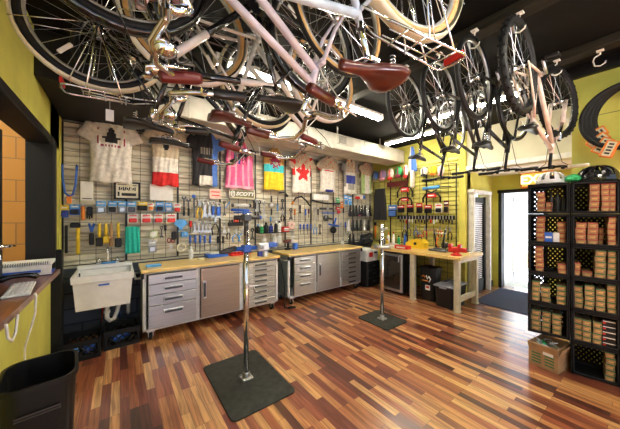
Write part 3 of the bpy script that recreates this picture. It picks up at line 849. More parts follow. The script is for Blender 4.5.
def bike(label, x_rear, y, heading, frame, kind='diamond', tire=('rubber', None), rimm='steel', tr=.019, R=.345, fender=None, rack=False, bars='swept', grip='red_grip',
         seat='brown_leather', city=True, fork='rigid', forkmat=None, lamp=False, seat_h=.66, stem_h=.06, stem_up=.0, tagged=False, wb=1.05, yaw=0., drop=0., reflector=True, turn=0., chainguard=None, group=None, knob=False, name='bicycle', cable='black_satin', barmat='chrome', panel=None, slope=0., sweep=1., barw=1., rack_back=.30):
    """heading +1: front towards +x"""
    hd = (0 if heading > 0 else PI) + yaw
    t = thing(name, label, 'bicycle', (x_rear, y, HUNG - drop), (PI, slope, hd), group)
    tk = (tire[0], tire[1]) if tire[1] else tire[0]
    rim, tir, spk, hub, refl = wheel_meshes(R, tr, tk, rimm, knob)
    rear, front = Vector((0, 0, R)), Vector((wb, 0, R))
    a = Vector((-.342, 0, .94))
    BBc = Vector((.43, 0, R-.065))
    sd = Vector((-.30, 0, .954))
    P0 = front - Vector((.94, 0, .342))*.045
    crown = P0 + a*(.40 if fork == 'rigid' else .45)
    HB = crown + a*.012; HT = HB + a*.13
    SCl = BBc + sd*(.46 if kind != 'mtb' else .42)
    fk = forkmat or frame
    # wheels
    for nm, c, rz in (('rear_wheel', rear, 0), ('front_wheel', front, turn)):
        w = link(nm, rim, t, c, (0, random.uniform(0, 6), rz))
        link('tire', tir, w); link('spokes', spk, w); link('hub', hub, w)
        if reflector: link('reflector', refl, w)
    # frame
    m = MB(); tb = .0165
    m.tube(BBc + sd*-.0, SCl + sd*.04, tb*.92, None, 12)
    m.tube(HB - a*.015, HT + a*.012, .020, None, 14)
    m.lathe([(.022, -.036), (.022, .036)], 14, Matrix.Translation(BBc) @ Rx(PI/2)); 
    m.disc_stack([(.022, -.036), (.022, .036)], 14, Matrix.Translation(BBc) @ Rx(PI/2))
    if kind in ('diamond', 'mtb'):
        m.tube(SCl, HT - a*.03, tb, None, 12)
        m.tube(BBc, HB + a*.03, tb*1.15, None, 12)
    elif kind == 'mixte':
        m.tube(BBc + sd*.20, HT - a*.035, tb*1.1, None, 12)
        m.tube(BBc + sd*.02, HB + a*.02, tb*1.2, None, 12)
    else:
        mid = BBc + sd*.16
        q0, q1 = HT - a*.03, HB + a*.025
        m.path([q0, q0.lerp(mid, .35) + Vector((0, 0, -.05)), q0.lerp(mid, .7) + Vector((0, 0, -.05)), mid], tb*1.1, 12)
        m.path([q1, q1.lerp(BBc, .4) + Vector((0, 0, -.055)), q1.lerp(BBc, .75) + Vector((0, 0, -.04)), BBc], tb*1.1, 12)
    for s in (-1, 1):
        ax = rear + Vector((0, s*.058, 0))
        m.path([BBc + Vector((-.02, s*.028, 0)), BBc.lerp(rear, .35) + Vector((0, s*.04, 0)), ax], [.010, .010, .008], 8)
        m.path([SCl + Vector((0, s*.016, -.01)), SCl.lerp(rear, .3) + Vector((0, s*.036, 0)), ax], [.008, .008, .007], 8)
        m.box(ax, (.035, .005, .035))
    fo = m.build('frame', [frame] , t)
    if panel:
        m = MB()
        d0, d1 = BBc.lerp(HB, .62), BBc.lerp(HB, .97)
        e0, e1 = SCl.lerp(HT, .04), SCl.lerp(HT, .42)
        m.tube(d0 + a*.02, d1 + a*.03, tb*1.24, None, 12); m.build('painted_panel', panel, fo)
        m = MB(); m.tube(e0 - a*.005, e1 - a*.012, tb*1.1, None, 12)
        m.build('painted_panel', panel, fo)
    # fork
    fm = link('fork', None, t, crown, (0, 0, 0))
    m = MB()
    m.tube(crown - a*.01, crown + a*.02, .019, None, 12)
    m.box(crown - a*.005, (.036, .115, .03), 0, .008)
    for s in (-1, 1):
        top = crown + Vector((0, s*.048, 0)); end = front + Vector((0, s*.055, 0))
        if fork == 'rigid':
            m.path([top, top.lerp(end, .55) + Vector((-.018, 0, 0)), end], [.013, .011, .007], 8)
        else:
            lo = top.lerp(end, .42); m.tube(top + (top-end)*.06, lo, .014, None, 10, 1); m.tube(lo - (end-top)*.03, end, .020, .018, 12, 0)
    if fork != 'rigid':
        b0 = crown.lerp(front, .42); m.path([b0 + Vector((0, -.05, 0)), b0 + Vector((-.03, -.03, .06)), b0 + Vector((-.03, .03, .06)), b0 + Vector((0, .05, 0))], .011, 8)
    bpy.data.objects.remove(fm)
    m.build('fork', [fk, 'chrome'], t)
    # seat
    sp = BBc + sd*seat_h
    m = MB(); m.tube(SCl + sd*.0, sp - sd*.03, .0125, None, 10); m.lathe([(.019, -.012), (.019, .012)], 10, Matrix.Translation(SCl + sd*.045)); m.build('seat_post', 'chrome', t)
    saddle(seat, t, sp + Vector((0, 0, .02)), .095 if city else .068, city)
    # stem and bars
    st = HT + a*(.035 + stem_h)
    cl = st + Vector((.055, 0, .012 + stem_up))
    m = MB(); m.tube(HT, st, .0135, None, 10, 0); m.path([st - a*.005, st.lerp(cl, .5) + Vector((0, 0, .004)), cl], .014, 10); m.lathe([(.018, -.022), (.018, .022)], 12, Matrix.Translation(cl) @ Rx(PI/2))
    m.build('stem', barmat if bars == 'flat' else 'chrome', t)
    if bars == 'swept':
        half = [(0, 0, 0), (.0, .05, .0), (.035, .12, .035), (.03, .20, .06), (-.04, .265, .062), (-.13, .285, .052), (-.23, .295, .040)]
        half = [(p[0]*sweep if p[0] < 0 else p[0], p[1]*barw, p[2]) for p in half]
        gl = .13
    elif bars == 'drop':
        half = [(0, 0, 0), (0, .17, 0), (.02, .20, 0), (.085, .20, -.01), (.105, .20, -.06), (.07, .20, -.125), (-.03, .205, -.135)]
        gl = .07
    else:
        half = [(0, 0, 0), (0, .06, .0), (-.006, .12, .012), (-.02, .18, .016), (-.028, .245, .016)]
        gl = .13
    hl = [cl + Vector((p[0], -p[1], p[2])) for p in half[:0:-1]] + [cl + Vector(p) for p in half]
    m = MB(); m.path(hl, .0115, 10); bar = m.build('handlebar', barmat, t)
    for s in (-1, 1):
        e1 = cl + Vector((half[-1][0], s*half[-1][1], half[-1][2])); e0 = cl + Vector((half[-2][0], s*half[-2][1], half[-2][2]))
        dr = (e1 - e0).normalized()
        m = MB(); gr = .021 if bars == 'swept' else .0165
        m.path([e1 - dr*gl, e1 - dr*gl*.97, e1 - dr*.01, e1 + dr*.006], [gr*.8, gr, gr, gr*.8], 12); m.build('grip', grip, bar)
        if bars != 'drop':
            lp = e1 - dr*(gl + .035)
            o = Vector((.03, 0, -.012)) if bars == 'flat' else Vector((.0, -s*.03, -.012))
            m = MB(); m.box(lp, (.028, .028, .028), 0, .006); m.path([lp, lp + o, lp + o*1.3 + dr*.05, lp + o*1.2 + dr*.12], [.008, .007, .006, .006], 8)
            m.build('brake_lever', 'chrome' if barmat == 'chrome' else 'black_satin', bar)
    # cables
    m = MB()
    if bars == 'swept':
        for s in (-1, 1):
            l0 = cl + Vector((-.08, s*.28, .05))
            m.path([l0, l0 + Vector((.14, -s*.02, .02)), cl + Vector((.13, s*.10, -.06)), HT + Vector((.06, s*.03, -.08)), HB + Vector((-.02, s*.02, -.05))], .0028, 5)
    else:
        for s in (-1, 1):
            l0 = cl + Vector((-.01, s*.16, .01))
            m.path([l0, l0 + Vector((.07, -s*.02, .01)), cl + Vector((.08, s*.06, -.05)), HT + Vector((.04, s*.025, -.10)), HB + Vector((-.03, s*.02, -.06))], .003, 5)
    m.build('cable', cable, t)
    # drive train
    cr = link('crankset', None, t)
    bpy.data.objects.remove(cr)
    yq = -.048; A = Rx(PI/2)
    m = MB(); rc = .085
    m.lathe([(rc-.014, -.0025), (rc, -.0025), (rc, .0025), (rc-.014, .0025)], 32, Matrix.Translation(BBc + Vector((0, yq, 0))) @ A, closed=True)
    ca = random.uniform(-.5, .5) + .3
    for k in range(5):
        g = ca + 2*PI*k/5; m.tube(BBc + Vector((0, yq, 0)), BBc + Vector(((rc-.008)*cos(g), yq, (rc-.008)*sin(g))), .006, .004, 6)
    ends = []
    for s in (-1, 1):
        d = Vector((cos(ca)*-s, 0, sin(ca)*-s))
        p0 = BBc + Vector((0, s*.062, 0)); p1 = p0 + d*.168 + Vector((0, s*.012, 0)); ends.append((p1, s))
        m.path([BBc + Vector((0, s*.03, 0)), p0, p0 + d*.02, p1], [.012, .014, .012, .010], 8)
    c = m.build('crankset', 'steel', t)
    for p1, s in ends:
        m = MB(); m.tube(p1, p1 + Vector((0, s*.10, 0)), .008)
        for q in (-1, 1): m.box(p1 + Vector((q*.030, s*.058, 0)), (.018, .085, .022), 0, .005)
        for q in (0, 1): m.box(p1 + Vector((0, s*(.02+.078*q), 0)), (.07, .008, .016), 0, .003)
        m.build('pedal', 'black_plastic', c)
    m = MB(); r2 = .038
    pts = []
    for k in range(9): g = -PI/2 + PI*k/8; pts.append(BBc + Vector((rc*cos(g), yq, rc*sin(g))))
    for k in range(9): g = PI/2 + PI*k/8; pts.append(rear + Vector((r2*cos(g), yq, r2*sin(g))))
    m.path(pts, .0045, 4, closed=True); m.lathe([(.012, -.006), (r2, -.003), (r2, .003), (.012, .006)], 18, Matrix.Translation(rear + Vector((0, yq, 0))) @ A, closed=True)
    m.build('chain', 'dark_steel', t)
    if kind == 'mtb' or bars == 'flat':
        m = MB(); q = rear + Vector((.02, yq-.008, -.03)); m.path([q + Vector((-.02, 0, .04)), q, q + Vector((.02, 0, -.07))], .010, 8)
        for dz in (-.01, -.07): m.lathe([(.004, -.004), (.022, -.003), (.022, .003), (.004, .004)], 12, Matrix.Translation(q + Vector((.015, .004, dz))) @ A, closed=True)
        m.build('derailleur', 'dark_steel', t)
    if chainguard:
        m = MB(); pts2 = [BBc + Vector((.10, 0, -.05)), BBc + Vector((.105, 0, .05)), BBc + Vector((.03, 0, .112)), rear + Vector((.02, 0, .055)), rear + Vector((-.06, 0, .01)), rear + Vector((-.02, 0, .02)), BBc + Vector((0, 0, .07)), BBc + Vector((.06, 0, 0))]
        m.prism([(p.x, p.z) for p in pts2], yq-.014, yq-.010); m.build('chain_guard', chainguard, t)
    if fender:
        for nm, c, a0, a1 in (('rear_fender', rear, math.radians(-8), math.radians(200)), ('front_fender', front, math.radians(25), math.radians(215))):
            m = MB(); w = .030; rf = R + .020
            prof = [(-w, -.016), (-w*.6, -.004), (0, 0), (w*.6, -.004), (w, -.016), (w*.94, -.019), (w*.55, -.007), (0, -.004), (-w*.55, -.007), (-w*.94, -.019)]
            n, N = len(prof), 26; vs = []
            for i in range(N+1):
                g = a0 + (a1-a0)*i/N
                vs += [((rf+p[1])*cos(g), p[0], (rf+p[1])*sin(g)) for p in prof]
            fs = [(i*n+k, i*n+(k+1) % n, (i+1)*n+(k+1) % n, (i+1)*n+k) for i in range(N) for k in range(n)] + [tuple(range(n)), tuple(N*n+k for k in range(n))[::-1]]
            m.add(vs, fs, 0, True)
            f = m.build(nm, fender, t, c)
            m = MB()
            for g in ([math.radians(165), math.radians(110)] if nm == 'rear_fender' else [math.radians(195)]):
                for s in (-1, 1): m.tube((0, s*.062, 0), (rf*cos(g), s*.026, rf*sin(g)), .0028, None, 5)
            m.build('fender_stay', 'chrome', f)
    if rack:
        m = MB(); zt = 2*R + .045
        xa, xb = -rack_back, .17
        m.path([(xb, .045, zt-.01), (xa+.03, .07, zt), (xa, .06, zt), (xa-.01, .0, zt), (xa, -.06, zt), (xa+.03, -.07, zt), (xb, -.045, zt-.01)], .0055, 8)
        for k in range(4 if rack_back > .2 else 3): m.tube((xa+.08+k*.1, -.066+.004*k, zt), (xa+.08+k*.1, .066-.004*k, zt), .0045, None, 6)
        for s in (-1, 1):
            m.tube((xa+.10, s*.068, zt), (0, s*.066, R), .0045, None, 6); m.tube((xa+.26, s*.062, zt), (0, s*.066, R), .0045, None, 6)
            m.tube((xb, s*.045, zt-.01), SCl + Vector((0, s*.02, -.02)), .0045, None, 6)
            m.tube((xa+.08, s*.02, zt), (xb-.02, s*.02, zt), .0035, None, 6)
        rk = m.build('rack', 'chrome', t)
        m = MB(); m.box((xa-.005, 0, zt-.028), (.014, .10, .034), 0, .005); m.build('reflector', 'red', rk)
    if lamp:
        L0 = HT + Vector((.10, 0, -.02))
        m = MB(); m.lathe([(.001, -.075), (.022, -.07), (.04, -.04), (.05, 0), (.052, .015), (.048, .018), (.001, .02)], 18, Matrix.Translation(L0) @ Ry(PI/2)); m.path([L0, L0 + Vector((-.05, 0, .0)), HT], .007, 6)
        m.build('head_lamp', 'chrome', t)
        m = MB(); m.ball(cl + Vector((-.0, .10, .05)), (.032, .032, .024)); m.build('bell', 'chrome', bar)
    if tagged:
        p = Vector((.05, -.05, 2*R+.05))
        m = MB(); m.tube(p, p + Vector((0, 0, .05)), .0012, None, 4); m.box(p + Vector((0, 0, .085)), (.04, .003, .07), 1)
        m.build('price_tag', ['white', 'paper'], t)
    return t
TAN = ('rubber', 'tan_wall')
# left group, nearest plane first
bike('pale blue city bicycle with brown saddle and chrome rack, nearest of those hung upside down', 1.01, .62, -1, 'sky_gloss', 'diamond', TAN, 'silver_gloss', .020, fender='cream_gloss', rack=True, lamp=True, seat_h=.66, stem_h=.06, yaw=-.14, wb=1.13, sweep=.45, barw=.85, drop=.02)
bike('lilac white step-through bicycle with twin sloping tubes hung beside the pale blue one', -.22, 1.06, 1, 'lilac_gloss', 'mixte', TAN, 'steel', .019, fender=None, seat='brown_leather', lamp=False, grip='brown_leather', seat_h=.43, cable='white', stem_h=.10, wb=1.24)
bike('black city bicycle with black fenders and white painted tube panels hung upside down', 1.05, 1.36, -1, 'black_gloss', 'diamond', ('rubber', None), 'silver_gloss', .021, fender='black_gloss', seat='black_leather', lamp=True, grip='black_leather', seat_h=.54, chainguard='black_gloss', panel='white_gloss')
bike('black bicycle with black saddle and flat bars hung nearest the ceiling lights', .08, 2.28, 1, 'black_gloss', 'diamond', ('rubber', None), 'black_satin', .018, bars='flat', city=False, seat='black_leather', seat_h=.66, grip='black_plastic', barmat='black_satin')
bike('black framed city bicycle with cream fenders and chrome rack against the counter wall', -.10, 1.94, 1, 'black_gloss', 'step', ('rubber', None), 'silver_gloss', .021, fender='cream_gloss', rack=True, seat='black_leather', grip='red_grip', seat_h=.60, tagged=True, rack_back=.15, cable='white', drop=.06)
bike('white bicycle with yellow-brown tire walls and brown saddle hung before the jerseys', .34, 1.66, 1, 'white_gloss', 'mixte', TAN, 'silver_gloss', .020, fender='white_gloss', seat='brown_leather', grip='red_grip', seat_h=.60, stem_h=.06)
bike('cream step-through bicycle hung farthest from the hatch, close to the ceiling lights', .55, 2.46, 1, 'cream_gloss', 'mixte', TAN, 'silver_gloss', .020, fender='cream_gloss', seat='brown_leather', grip='red_grip', seat_h=.64, tagged=True) if False else None
# right group over the entrance
bike('pink and white mountain bicycle with knobby black tires hung nearest the crates', 2.46, .60, 1, 'pink_white', 'mtb', ('rubber', None), 'black_satin', .029, R=.36, bars='flat', city=False, fork='susp', forkmat='pink_white', seat='black_leather', grip='cream_gloss', barmat='black_satin', reflector=False, knob=True, turn=.2, stem_h=.10, seat_h=.50, yaw=-.04, wb=1.10)
bike('black hybrid bicycle with wheel reflectors hung beside the pink and white one', 2.40, .885, 1, 'black_satin', 'diamond', ('rubber', None), 'steel', .020, bars='flat', city=False, seat='black_leather', grip='black_plastic', barmat='black_satin', turn=.15, yaw=.0, stem_h=.16, seat_h=.60)
bike('dark grey hybrid bicycle hung third from the crates in the row', 2.49, 1.215, 1, 'dark_steel', 'diamond', ('rubber', None), 'steel', .019, bars='flat', city=False, seat='black_leather', grip='black_plastic', barmat='black_satin', turn=-.1, yaw=-.0, stem_h=.10, seat_h=.56)
bike('black bicycle hung fourth from the crates, nearest the tool wall', 2.41, 1.53, 1, 'black_gloss', 'diamond', ('rubber', None), 'steel', .018, bars='flat', city=False, seat='black_leather', grip='black_plastic', barmat='black_satin', turn=.1, yaw=.02, stem_h=.16, seat_h=.6)
# hooks
def hook_mesh():
    m = MB(); m.box((0, 0, .005), (.05, .05, .01), 0, .003); m.path([(0, 0, 0), (0, 0, -.03), (0, .035, -.045), (0, .045, -.075), (0, .035, -.125), (0, .0, -.14), (0, -.03, -.125), (0, -.035, -.105)], .0065, 8)
    return m.mesh('storage_hook', 'white')
HK = hook_mesh()
for (x, ys, row) in ((2.47, (.60, .885, 1.215, 1.53), 'rear wheel'), (3.53, (.56, .885, 1.215, 1.55), 'front wheel')):
    for k, y in enumerate(ys):
        tag(link('storage_hook', HK, None, (x - (.07 if k % 2 else .0), y, CZ-.093)), 'white ceiling hook holding the %s of the %s bicycle from the crates' % (row, ORD[k]), 'hook', 'bicycle hooks')
tag(link('storage_hook', HK, None, (3.64, .28, CZ-.093)), 'empty white hook on the ceiling board above the crates', 'hook', 'bicycle hooks')
for (x, y, lab) in ((0.0, 1.36, 'front wheel of the black city bicycle'), (-.10, 1.94, 'rear wheel of the cream fendered city bicycle'), (.08, 2.28, 'rear wheel of the flat barred black bicycle'), (1.02, 1.06, 'front wheel of the lilac white bicycle'), (1.05, 1.36, 'rear wheel of the black city bicycle'), (.34, 1.66, 'rear wheel of the white bicycle')):
    tag(link('storage_hook', HK, None, (x, y, CZ-.093)), 'white ceiling hook holding the ' + lab, 'hook', 'bicycle hooks')
# ================================================================= GRID PANELS AND WHAT HANGS ON THEM
GY, GX = 4.405, 5.362          # planes of the wire grids
def grid_panel(w, z0, z1):
    m = MB(); n = max(2, round(w/.155)); h = z1-z0
    for k in range(n+1):
        x = -w/2 + w*k/n; e = k in (0, n)
        m.box((x, 0, h/2), (.017 if e else .005, .012 if e else .005, h))
    nz = round(h/.183)
    for k in range(nz+1):
        z = h*k/nz; e = k in (0, nz)
        m.box((0, -.004, z), (w, .005, .012 if e else .0045))
    return m.mesh('grid_panel', 'black_satin')
GP = grid_panel(.640, .98, 2.80)
for k in range(9):
    x = -.255 + .65*k
    lab = 'black wire grid panel on the tool wall, %s from the counter' % ORD[k]
    tag(link('grid_panel', GP, None, (x, GY, .98)), lab, 'wire panel', 'wire grid panels on the tool wall')
    for _ in range(1): pass
ys_ = [4.36, 3.84, 3.38, 2.92, 2.30]
for k, (a, c) in enumerate(zip(ys_, ys_[1:])):
    g = grid_panel(a-c-.01, .40 if k > 1 else .96, 2.66).build if False else None
    me = grid_panel(a-c-.01, .96, 2.66)
    tag(link('grid_panel', me, None, (GX, (a+c)/2, .96), (0, 0, -PI/2)), 'black wire grid panel on the yellow bench wall, %s from the corner' % ORD[k], 'wire panel', 'wire grid panels on the bench wall')
me = grid_panel(.98, .25, .84)
tag(link('grid_panel', me, None, (GX, 2.80, .25), (0, 0, -PI/2)), 'low black wire grid panel below the wooden workbench', 'wire panel')

class Spot:       # a box on a wall, given by its outline in the survey photo
    def __init__(s, wall, u0, v0, u1, v1):
        if wall == 'T':
            a, c = on_y(u0, (v0+v1)/2, GY), on_y(u1, (v0+v1)/2, GY)
            um = (u0+u1)/2; t_, b_ = on_y(um, v0, GY), on_y(um, v1, GY)
            s.w, s.h = abs(c.x-a.x), t_.z-b_.z
            s.loc = Vector(((a.x+c.x)/2, GY-.004, (t_.z+b_.z)/2)); s.rot = (0, 0, 0)
        else:
            a, c = on_x(u0, (v0+v1)/2, GX), on_x(u1, (v0+v1)/2, GX)
            um = (u0+u1)/2; t_, b_ = on_x(um, v0, GX), on_x(um, v1, GX)
            s.w, s.h = abs(c.y-a.y), t_.z-b_.z
            s.loc = Vector((GX-.004, (a.y+c.y)/2, (t_.z+b_.z)/2)); s.rot = (0, 0, -PI/2)
def at(s, name, label, cat, group=None): return thing(name, label, cat, s.loc, s.rot, group)
def peg(m, z, mi=0, d=.05):
    m.path([(0, .006, z), (0, -d, z), (0, -d-.006, z+.010)], .0035, 6, mi=mi)

# ---- jerseys and shirts
def shirt(s, label, cols, fn, kind='jersey', name='jersey', hanger=True, slv=.34, flare=1.):
    """fn(x, z) -> material index with x in -1..1 over the chest, z in 0..1 from hem to collar"""
    W, H = s.w, s.h
    t = at(s, name, label, kind, None)
    nu, nv = 28, 34
    bw = W*.395 if slv > 0 else W*.46              # half chest width
    def half(z):                                  # half width of trunk at height z
        k = bw*(1.0 - .10*sin(min(1, z/.6)*PI)*.6)*(1 + (flare-1)*(1-z))
        if z > .72: k = bw*(1.0 - .30*((z-.72)/.28)**1.6 * (0.6 if slv > 0 else 1.5))
        return k
    def neck(x): return 0
    vs, fs, mi = [], [], []
    for side in (0, 1):
        for j in range(nv+1):
            z = j/nv
            for i in range(nu+1):
                x = -1 + 2*i/nu
                hw = half(z)
                top = 0
                X = x*hw
                Z = (z-.5)*H
                if z > .80:
                    q = (z-.80)/.20
                    Z -= q*.16*H*max(0, abs(x)-.25)**1.1*1.05          # shoulder slope
                    Z -= q*.07*H*max(0, 1-(abs(x)/.30)**2)             # neckline scoop
                puff = (1-x*x)**.5
                fold = .010*sin(9*x+5*z+s.loc.x*7)*(.35+.65*(1-z)) + .006*sin(17*x-11*z)
                Y = -.03 - (.055*puff + fold*puff) if side == 0 else -.016
                vs.append((X, Y, Z + (.012*H*sin(6*x+s.loc.x) if j == 0 else 0)))
    n1 = (nu+1)*(nv+1)
    for j in range(nv):
        for i in range(nu):
            a = j*(nu+1)+i
            fs.append((a, a+1, a+nu+2, a+nu+1)); m_ = fn(-1+2*(i+.5)/nu, (j+.5)/nv); mi.append(m_)
            fs.append((n1+a, n1+a+nu+1, n1+a+nu+2, n1+a+1)); mi.append(m_)
    for j in range(nv):
        for i in (0, nu):
            a = j*(nu+1)+i; fs.append((a, a+nu+1, n1+a+nu+1, n1+a)); mi.append(fn(-1 if i == 0 else 1, (j+.5)/nv))
    for i in range(nu):
        for j in (0, nv):
            a = j*(nu+1)+i; fs.append((a, a+1, n1+a+1, n1+a)); mi.append(fn(-1+2*(i+.5)/nu, 0 if j == 0 else .99))
    m = MB(); m.add(vs, fs, mi, True); m.build('body', cols, t)
    if slv > 0:
        for sd in (-1, 1):
            m = MB(); L = W*slv
            p0 = Vector((sd*bw*.74, -.035, H*.345)); p1 = Vector((sd*W*.47, -.040, H*.345-L*1.45))
            n = 12; rings = []
            for k in range(6):
                f = k/5; c = p0.lerp(p1, f); r = H*.105*(1+.05*f)
                d = (p1-p0).normalized(); nx = Vector((d.z, 0, -d.x))
                rings.append([c + nx*(r*cos(2*PI*q/n)) + Vector((0, -1, 0))*(.030*sin(2*PI*q/n)) for q in range(n)])
            vs = [p for r in rings for p in r]
            fs = [(i*n+q, i*n+(q+1) % n, (i+1)*n+(q+1) % n, (i+1)*n+q) for i in range(5) for q in range(n)] + [tuple(range(n)), tuple(5*n+q for q in range(n))[::-1]]
            mi = [fn(sd*1.3, .8 - .03*i) for i in range(5) for q in range(n)] + [fn(sd*1.3, .8), fn(sd*1.3, .6)]
            m.add(vs, fs, mi, True); m.build('sleeve', cols, t)
    m = MB()
    pts = [(-bw*.30, -.04, H*.435), (-bw*.16, -.052, H*.415), (0, -.056, H*.405), (bw*.16, -.052, H*.415), (bw*.30, -.04, H*.435)]
    m.path(pts, .012, 6); m.build('collar', cols[fn(0, 1.2)], t)
    if hanger:
        m = MB(); m.path([(-bw*.55, -.022, H*.40), (0, -.022, H*.485), (bw*.55, -.022, H*.40)], .008, 6); m.path([(0, -.022, H*.485), (0, -.022, H*.53), (0, -.012, H*.56), (0, .006, H*.545)], .0035, 6)
        m.build('hanger', 'cardboard', t)
    return t
def dst(x, z, a, b, r): return (x-a)**2 + ((z-b)*3.4)**2 < r*r
def f1(x, z):
    if z > 1.1: return 3
    if abs(x) > 1.2: return 0
    if abs(z-.68) < .11 and abs(abs(x)-.60) < .05 and sin(z*190) > -.5: return 2
    if dst(x, z, 0, .775, .15): return 1
    if abs(z-.66) < .075 and abs(x) < .22 + (.70-z)*.9: return 1
    if abs(z-.665) < .018 and abs(x) < .46: return 1
    if .535 < z < .565 and abs(x) < .5 and sin(x*40) > -.2: return 2
    return 0
shirt(Spot('T', 83, 117, 137.5, 183), 'white short sleeved T-shirt with a dark printed figure and red lettering', ['cloth_white', 'cloth_black', 'cloth_maroon', 'cloth_black'], f1, 'shirt', 't_shirt', slv=.24)
def f2(x, z):
    if z > 1.1: return 3
    r = (x*x + ((z-.70)*3.4)**2)**.5
    if abs(x) < 1.1 and .30 < r < .38 and z > .66: return 3
    if abs(x) < 1.1 and z < .66 and dst(x, z, 0, .62, .20): return 3
    return 2 if z < .21 else (0 if z < .43 else 1)
shirt(Spot('T', 147.5, 124, 182, 186), 'T-shirt in sand, white and red bands with a dark round print', ['cloth_white', 'cloth_sand', 'cloth_red', 'cloth_black'], f2, 'shirt', 't_shirt', slv=.20)
def f3(x, z):
    if z > 1.1: return 1
    if x > .48: return 1
    if z < .17 and abs(x) < .5 and z > .01: return 2
    if .56 < z < .68 and abs(x) < .5 and sin(x*30) > -.1: return 3
    return 0
shirt(Spot('T', 188, 131, 220.5, 186), 'black cycling jersey with a blue side stripe and white hem', ['cloth_black', 'cloth_blue', 'cloth_white', 'cloth_grey'], f3, slv=.22)
def f4(x, z):
    if z > 1.1: return 0
    if z < .06: return 2
    if .50 < z < .80 and .05 < abs(x) < .5 and sin(x*24+z*9) > .3: return 1 if x < .1 else 3
    if sin(x*14) > .55: return 2
    return 0
shirt(Spot('T', 224.5, 141, 253, 189), 'sleeveless pink cycling jersey with dark lettering', ['cloth_pink', 'cloth_navy', 'cloth_rose', 'cloth_maroon'], f4, slv=0, flare=1.12)
def f5(x, z):
    if z > 1.1: return 3
    a = math.atan2((z-.66)*3.4, x); r = (x*x + ((z-.66)*3.4)**2)**.5
    if r < .30: return 4 if (.54 < z < .66) else 2
    if r < .40 + .18*(sin(a*9) > .2) and abs(x) < 1: return 2
    if .42 < z < .60: return 1
    return 0 if z < .55 else 3
shirt(Spot('T', 262, 148, 284, 190), 'sleeveless yellow and teal jersey with a dark red sunburst', ['cloth_yellow', 'cloth_teal', 'cloth_maroon', 'cloth_ochre', 'cloth_grey'], f5, slv=0)
def f6(x, z):
    if z > 1.1: return 1
    a = math.atan2((z-.48)*3.4, x); r = (x*x + ((z-.48)*3.4)**2)**.5
    fz = abs((((a-PI/2)/(2*PI/5)+.5) % 1)-.5)*2
    if r < .80*(1-.60*fz): return 1
    if abs(x) > .8 and z > .4 and abs(x) < 1.1: return 1
    if z > .6: return 2 if sin(x*9+z*30)*cos(x*17) < .72 else 1
    return 0
shirt(Spot('T', 288.5, 152, 312.5, 193), 'white and beige cycling jersey with a large red star', ['cloth_white', 'cloth_red', 'cloth_sand'], f6, slv=.24)
def f7(x, z):
    if z > 1.1: return 2
    if .55 < z < .60 and abs(x) < .6: return 1
    if z < .05 and abs(x) < .5: return 2
    if abs(x) > 1.1: return 3 if z > .64 else 1
    if z > .62: return 3 if sin(x*11)*cos(z*30+x*4) < .8 else 1
    return 0
shirt(Spot('T', 317, 156, 336.5, 192), 'plain white cycling jersey with beige shoulders and fine red lettering', ['cloth_white', 'cloth_red', 'cloth_navy', 'cloth_sand'], f7, slv=.24)
def f8(x, z):
    if z > 1.1: return 3
    if z < .30 and abs(x) < .55 and z > .12: return 2
    if .30 <= z < .54 and abs(x) < .8: return 1
    if abs(x) > .82 and z > .2: return 2
    if z > .62: return 3 if sin(x*10)*sin(z*40) < .72 else 4
    return 0
shirt(Spot('T', 341, 160, 356, 194), 'white cycling jersey with a blue and grey block on its front', ['cloth_white', 'cloth_navy', 'cloth_grey', 'cloth_sand', 'cloth_red'], f8, slv=.22)
def f9(x, z):
    if z > 1.1: return 1
    if abs(x) > .6 and z < .6: return 2
    if z > .55: return 3 if sin(x*10)*sin(z*40) < .72 else 1
    return 0
shirt(Spot('T', 359, 162, 371, 194), 'narrow white and pale green cycling jersey hanging in the corner', ['cloth_white', 'cloth_red', 'cloth_green', 'cloth_sand'], f9, slv=.20)

# ---- signs and papers
def flat_sign(s, name, label, cat, face, frame=None, th=.012):
    t = at(s, name, label, cat)
    m = MB(); m.box((0, -th/2, 0), (s.w, th+.004, s.h), 0, .003); m.build('board', face, t)
    if frame:
        for nm in (1,):
            m = MB(); e = .022
            for q in (-1, 1):
                m.box((q*(s.w/2-e/2), -th/2-.006, 0), (e, th+.01, s.h), 0, .003); m.box((0, -th/2-.006, q*(s.h/2-e/2)), (s.w, th+.01, e), 0, .003)
            m.build('frame', frame, t)
    return t
def lines(t, s, rows, mat_, y=-.016, x0=-.4, x1=.4, th=.05):
    m = MB()
    for (z, a, c) in rows: m.box(((a+c)/2*s.w, y, z*s.h), ((c-a)*s.w, .002, th*s.h))
    m.build('printed_lines', mat_, t)
s = Spot('T', 80.5, 181.5, 93.5, 200.5); t = flat_sign(s, 'paper_notice', 'white paper sheet pinned on the grid beneath the white T-shirt', 'paper', 'paper')
lines(t, s, [(-.40, -.38, .38)], 'ink', th=.04)
s = Spot('T', 114, 182, 140, 199.5); t = flat_sign(s, 'framed_certificate', 'black framed certificate with dark print beside the white sheet', 'picture', 'cream_gloss', 'black_satin')
m = MB()
m.box((-.33*s.w, -.016, -.20*s.h), (.07*s.w, .003, .24*s.h)); m.box((.06*s.w, -.016, -.22*s.h), (.56*s.w, .003, .16*s.h))
for q in range(9): m.box(((-.30+q*.075)*s.w, -.016, .10*s.h), ((.05 if q != 6 else .01)*s.w, .003, (.20-.07*(q % 3 == 1))*s.h), 0, 0, Ry(.25*(q % 2)))
m.box((-.2*s.w, -.016, .33*s.h), (.34*s.w, .003, .03*s.h)); m.box((.28*s.w, -.016, .30*s.h), (.16*s.w, .003, .04*s.h))
m.build('print', 'ink', t)
s = Spot('T', 149.5, 184.5, 173, 200.5); t = flat_sign(s, 'white_board', 'blank white board on the grid beneath the banded T-shirt', 'board', 'paper')
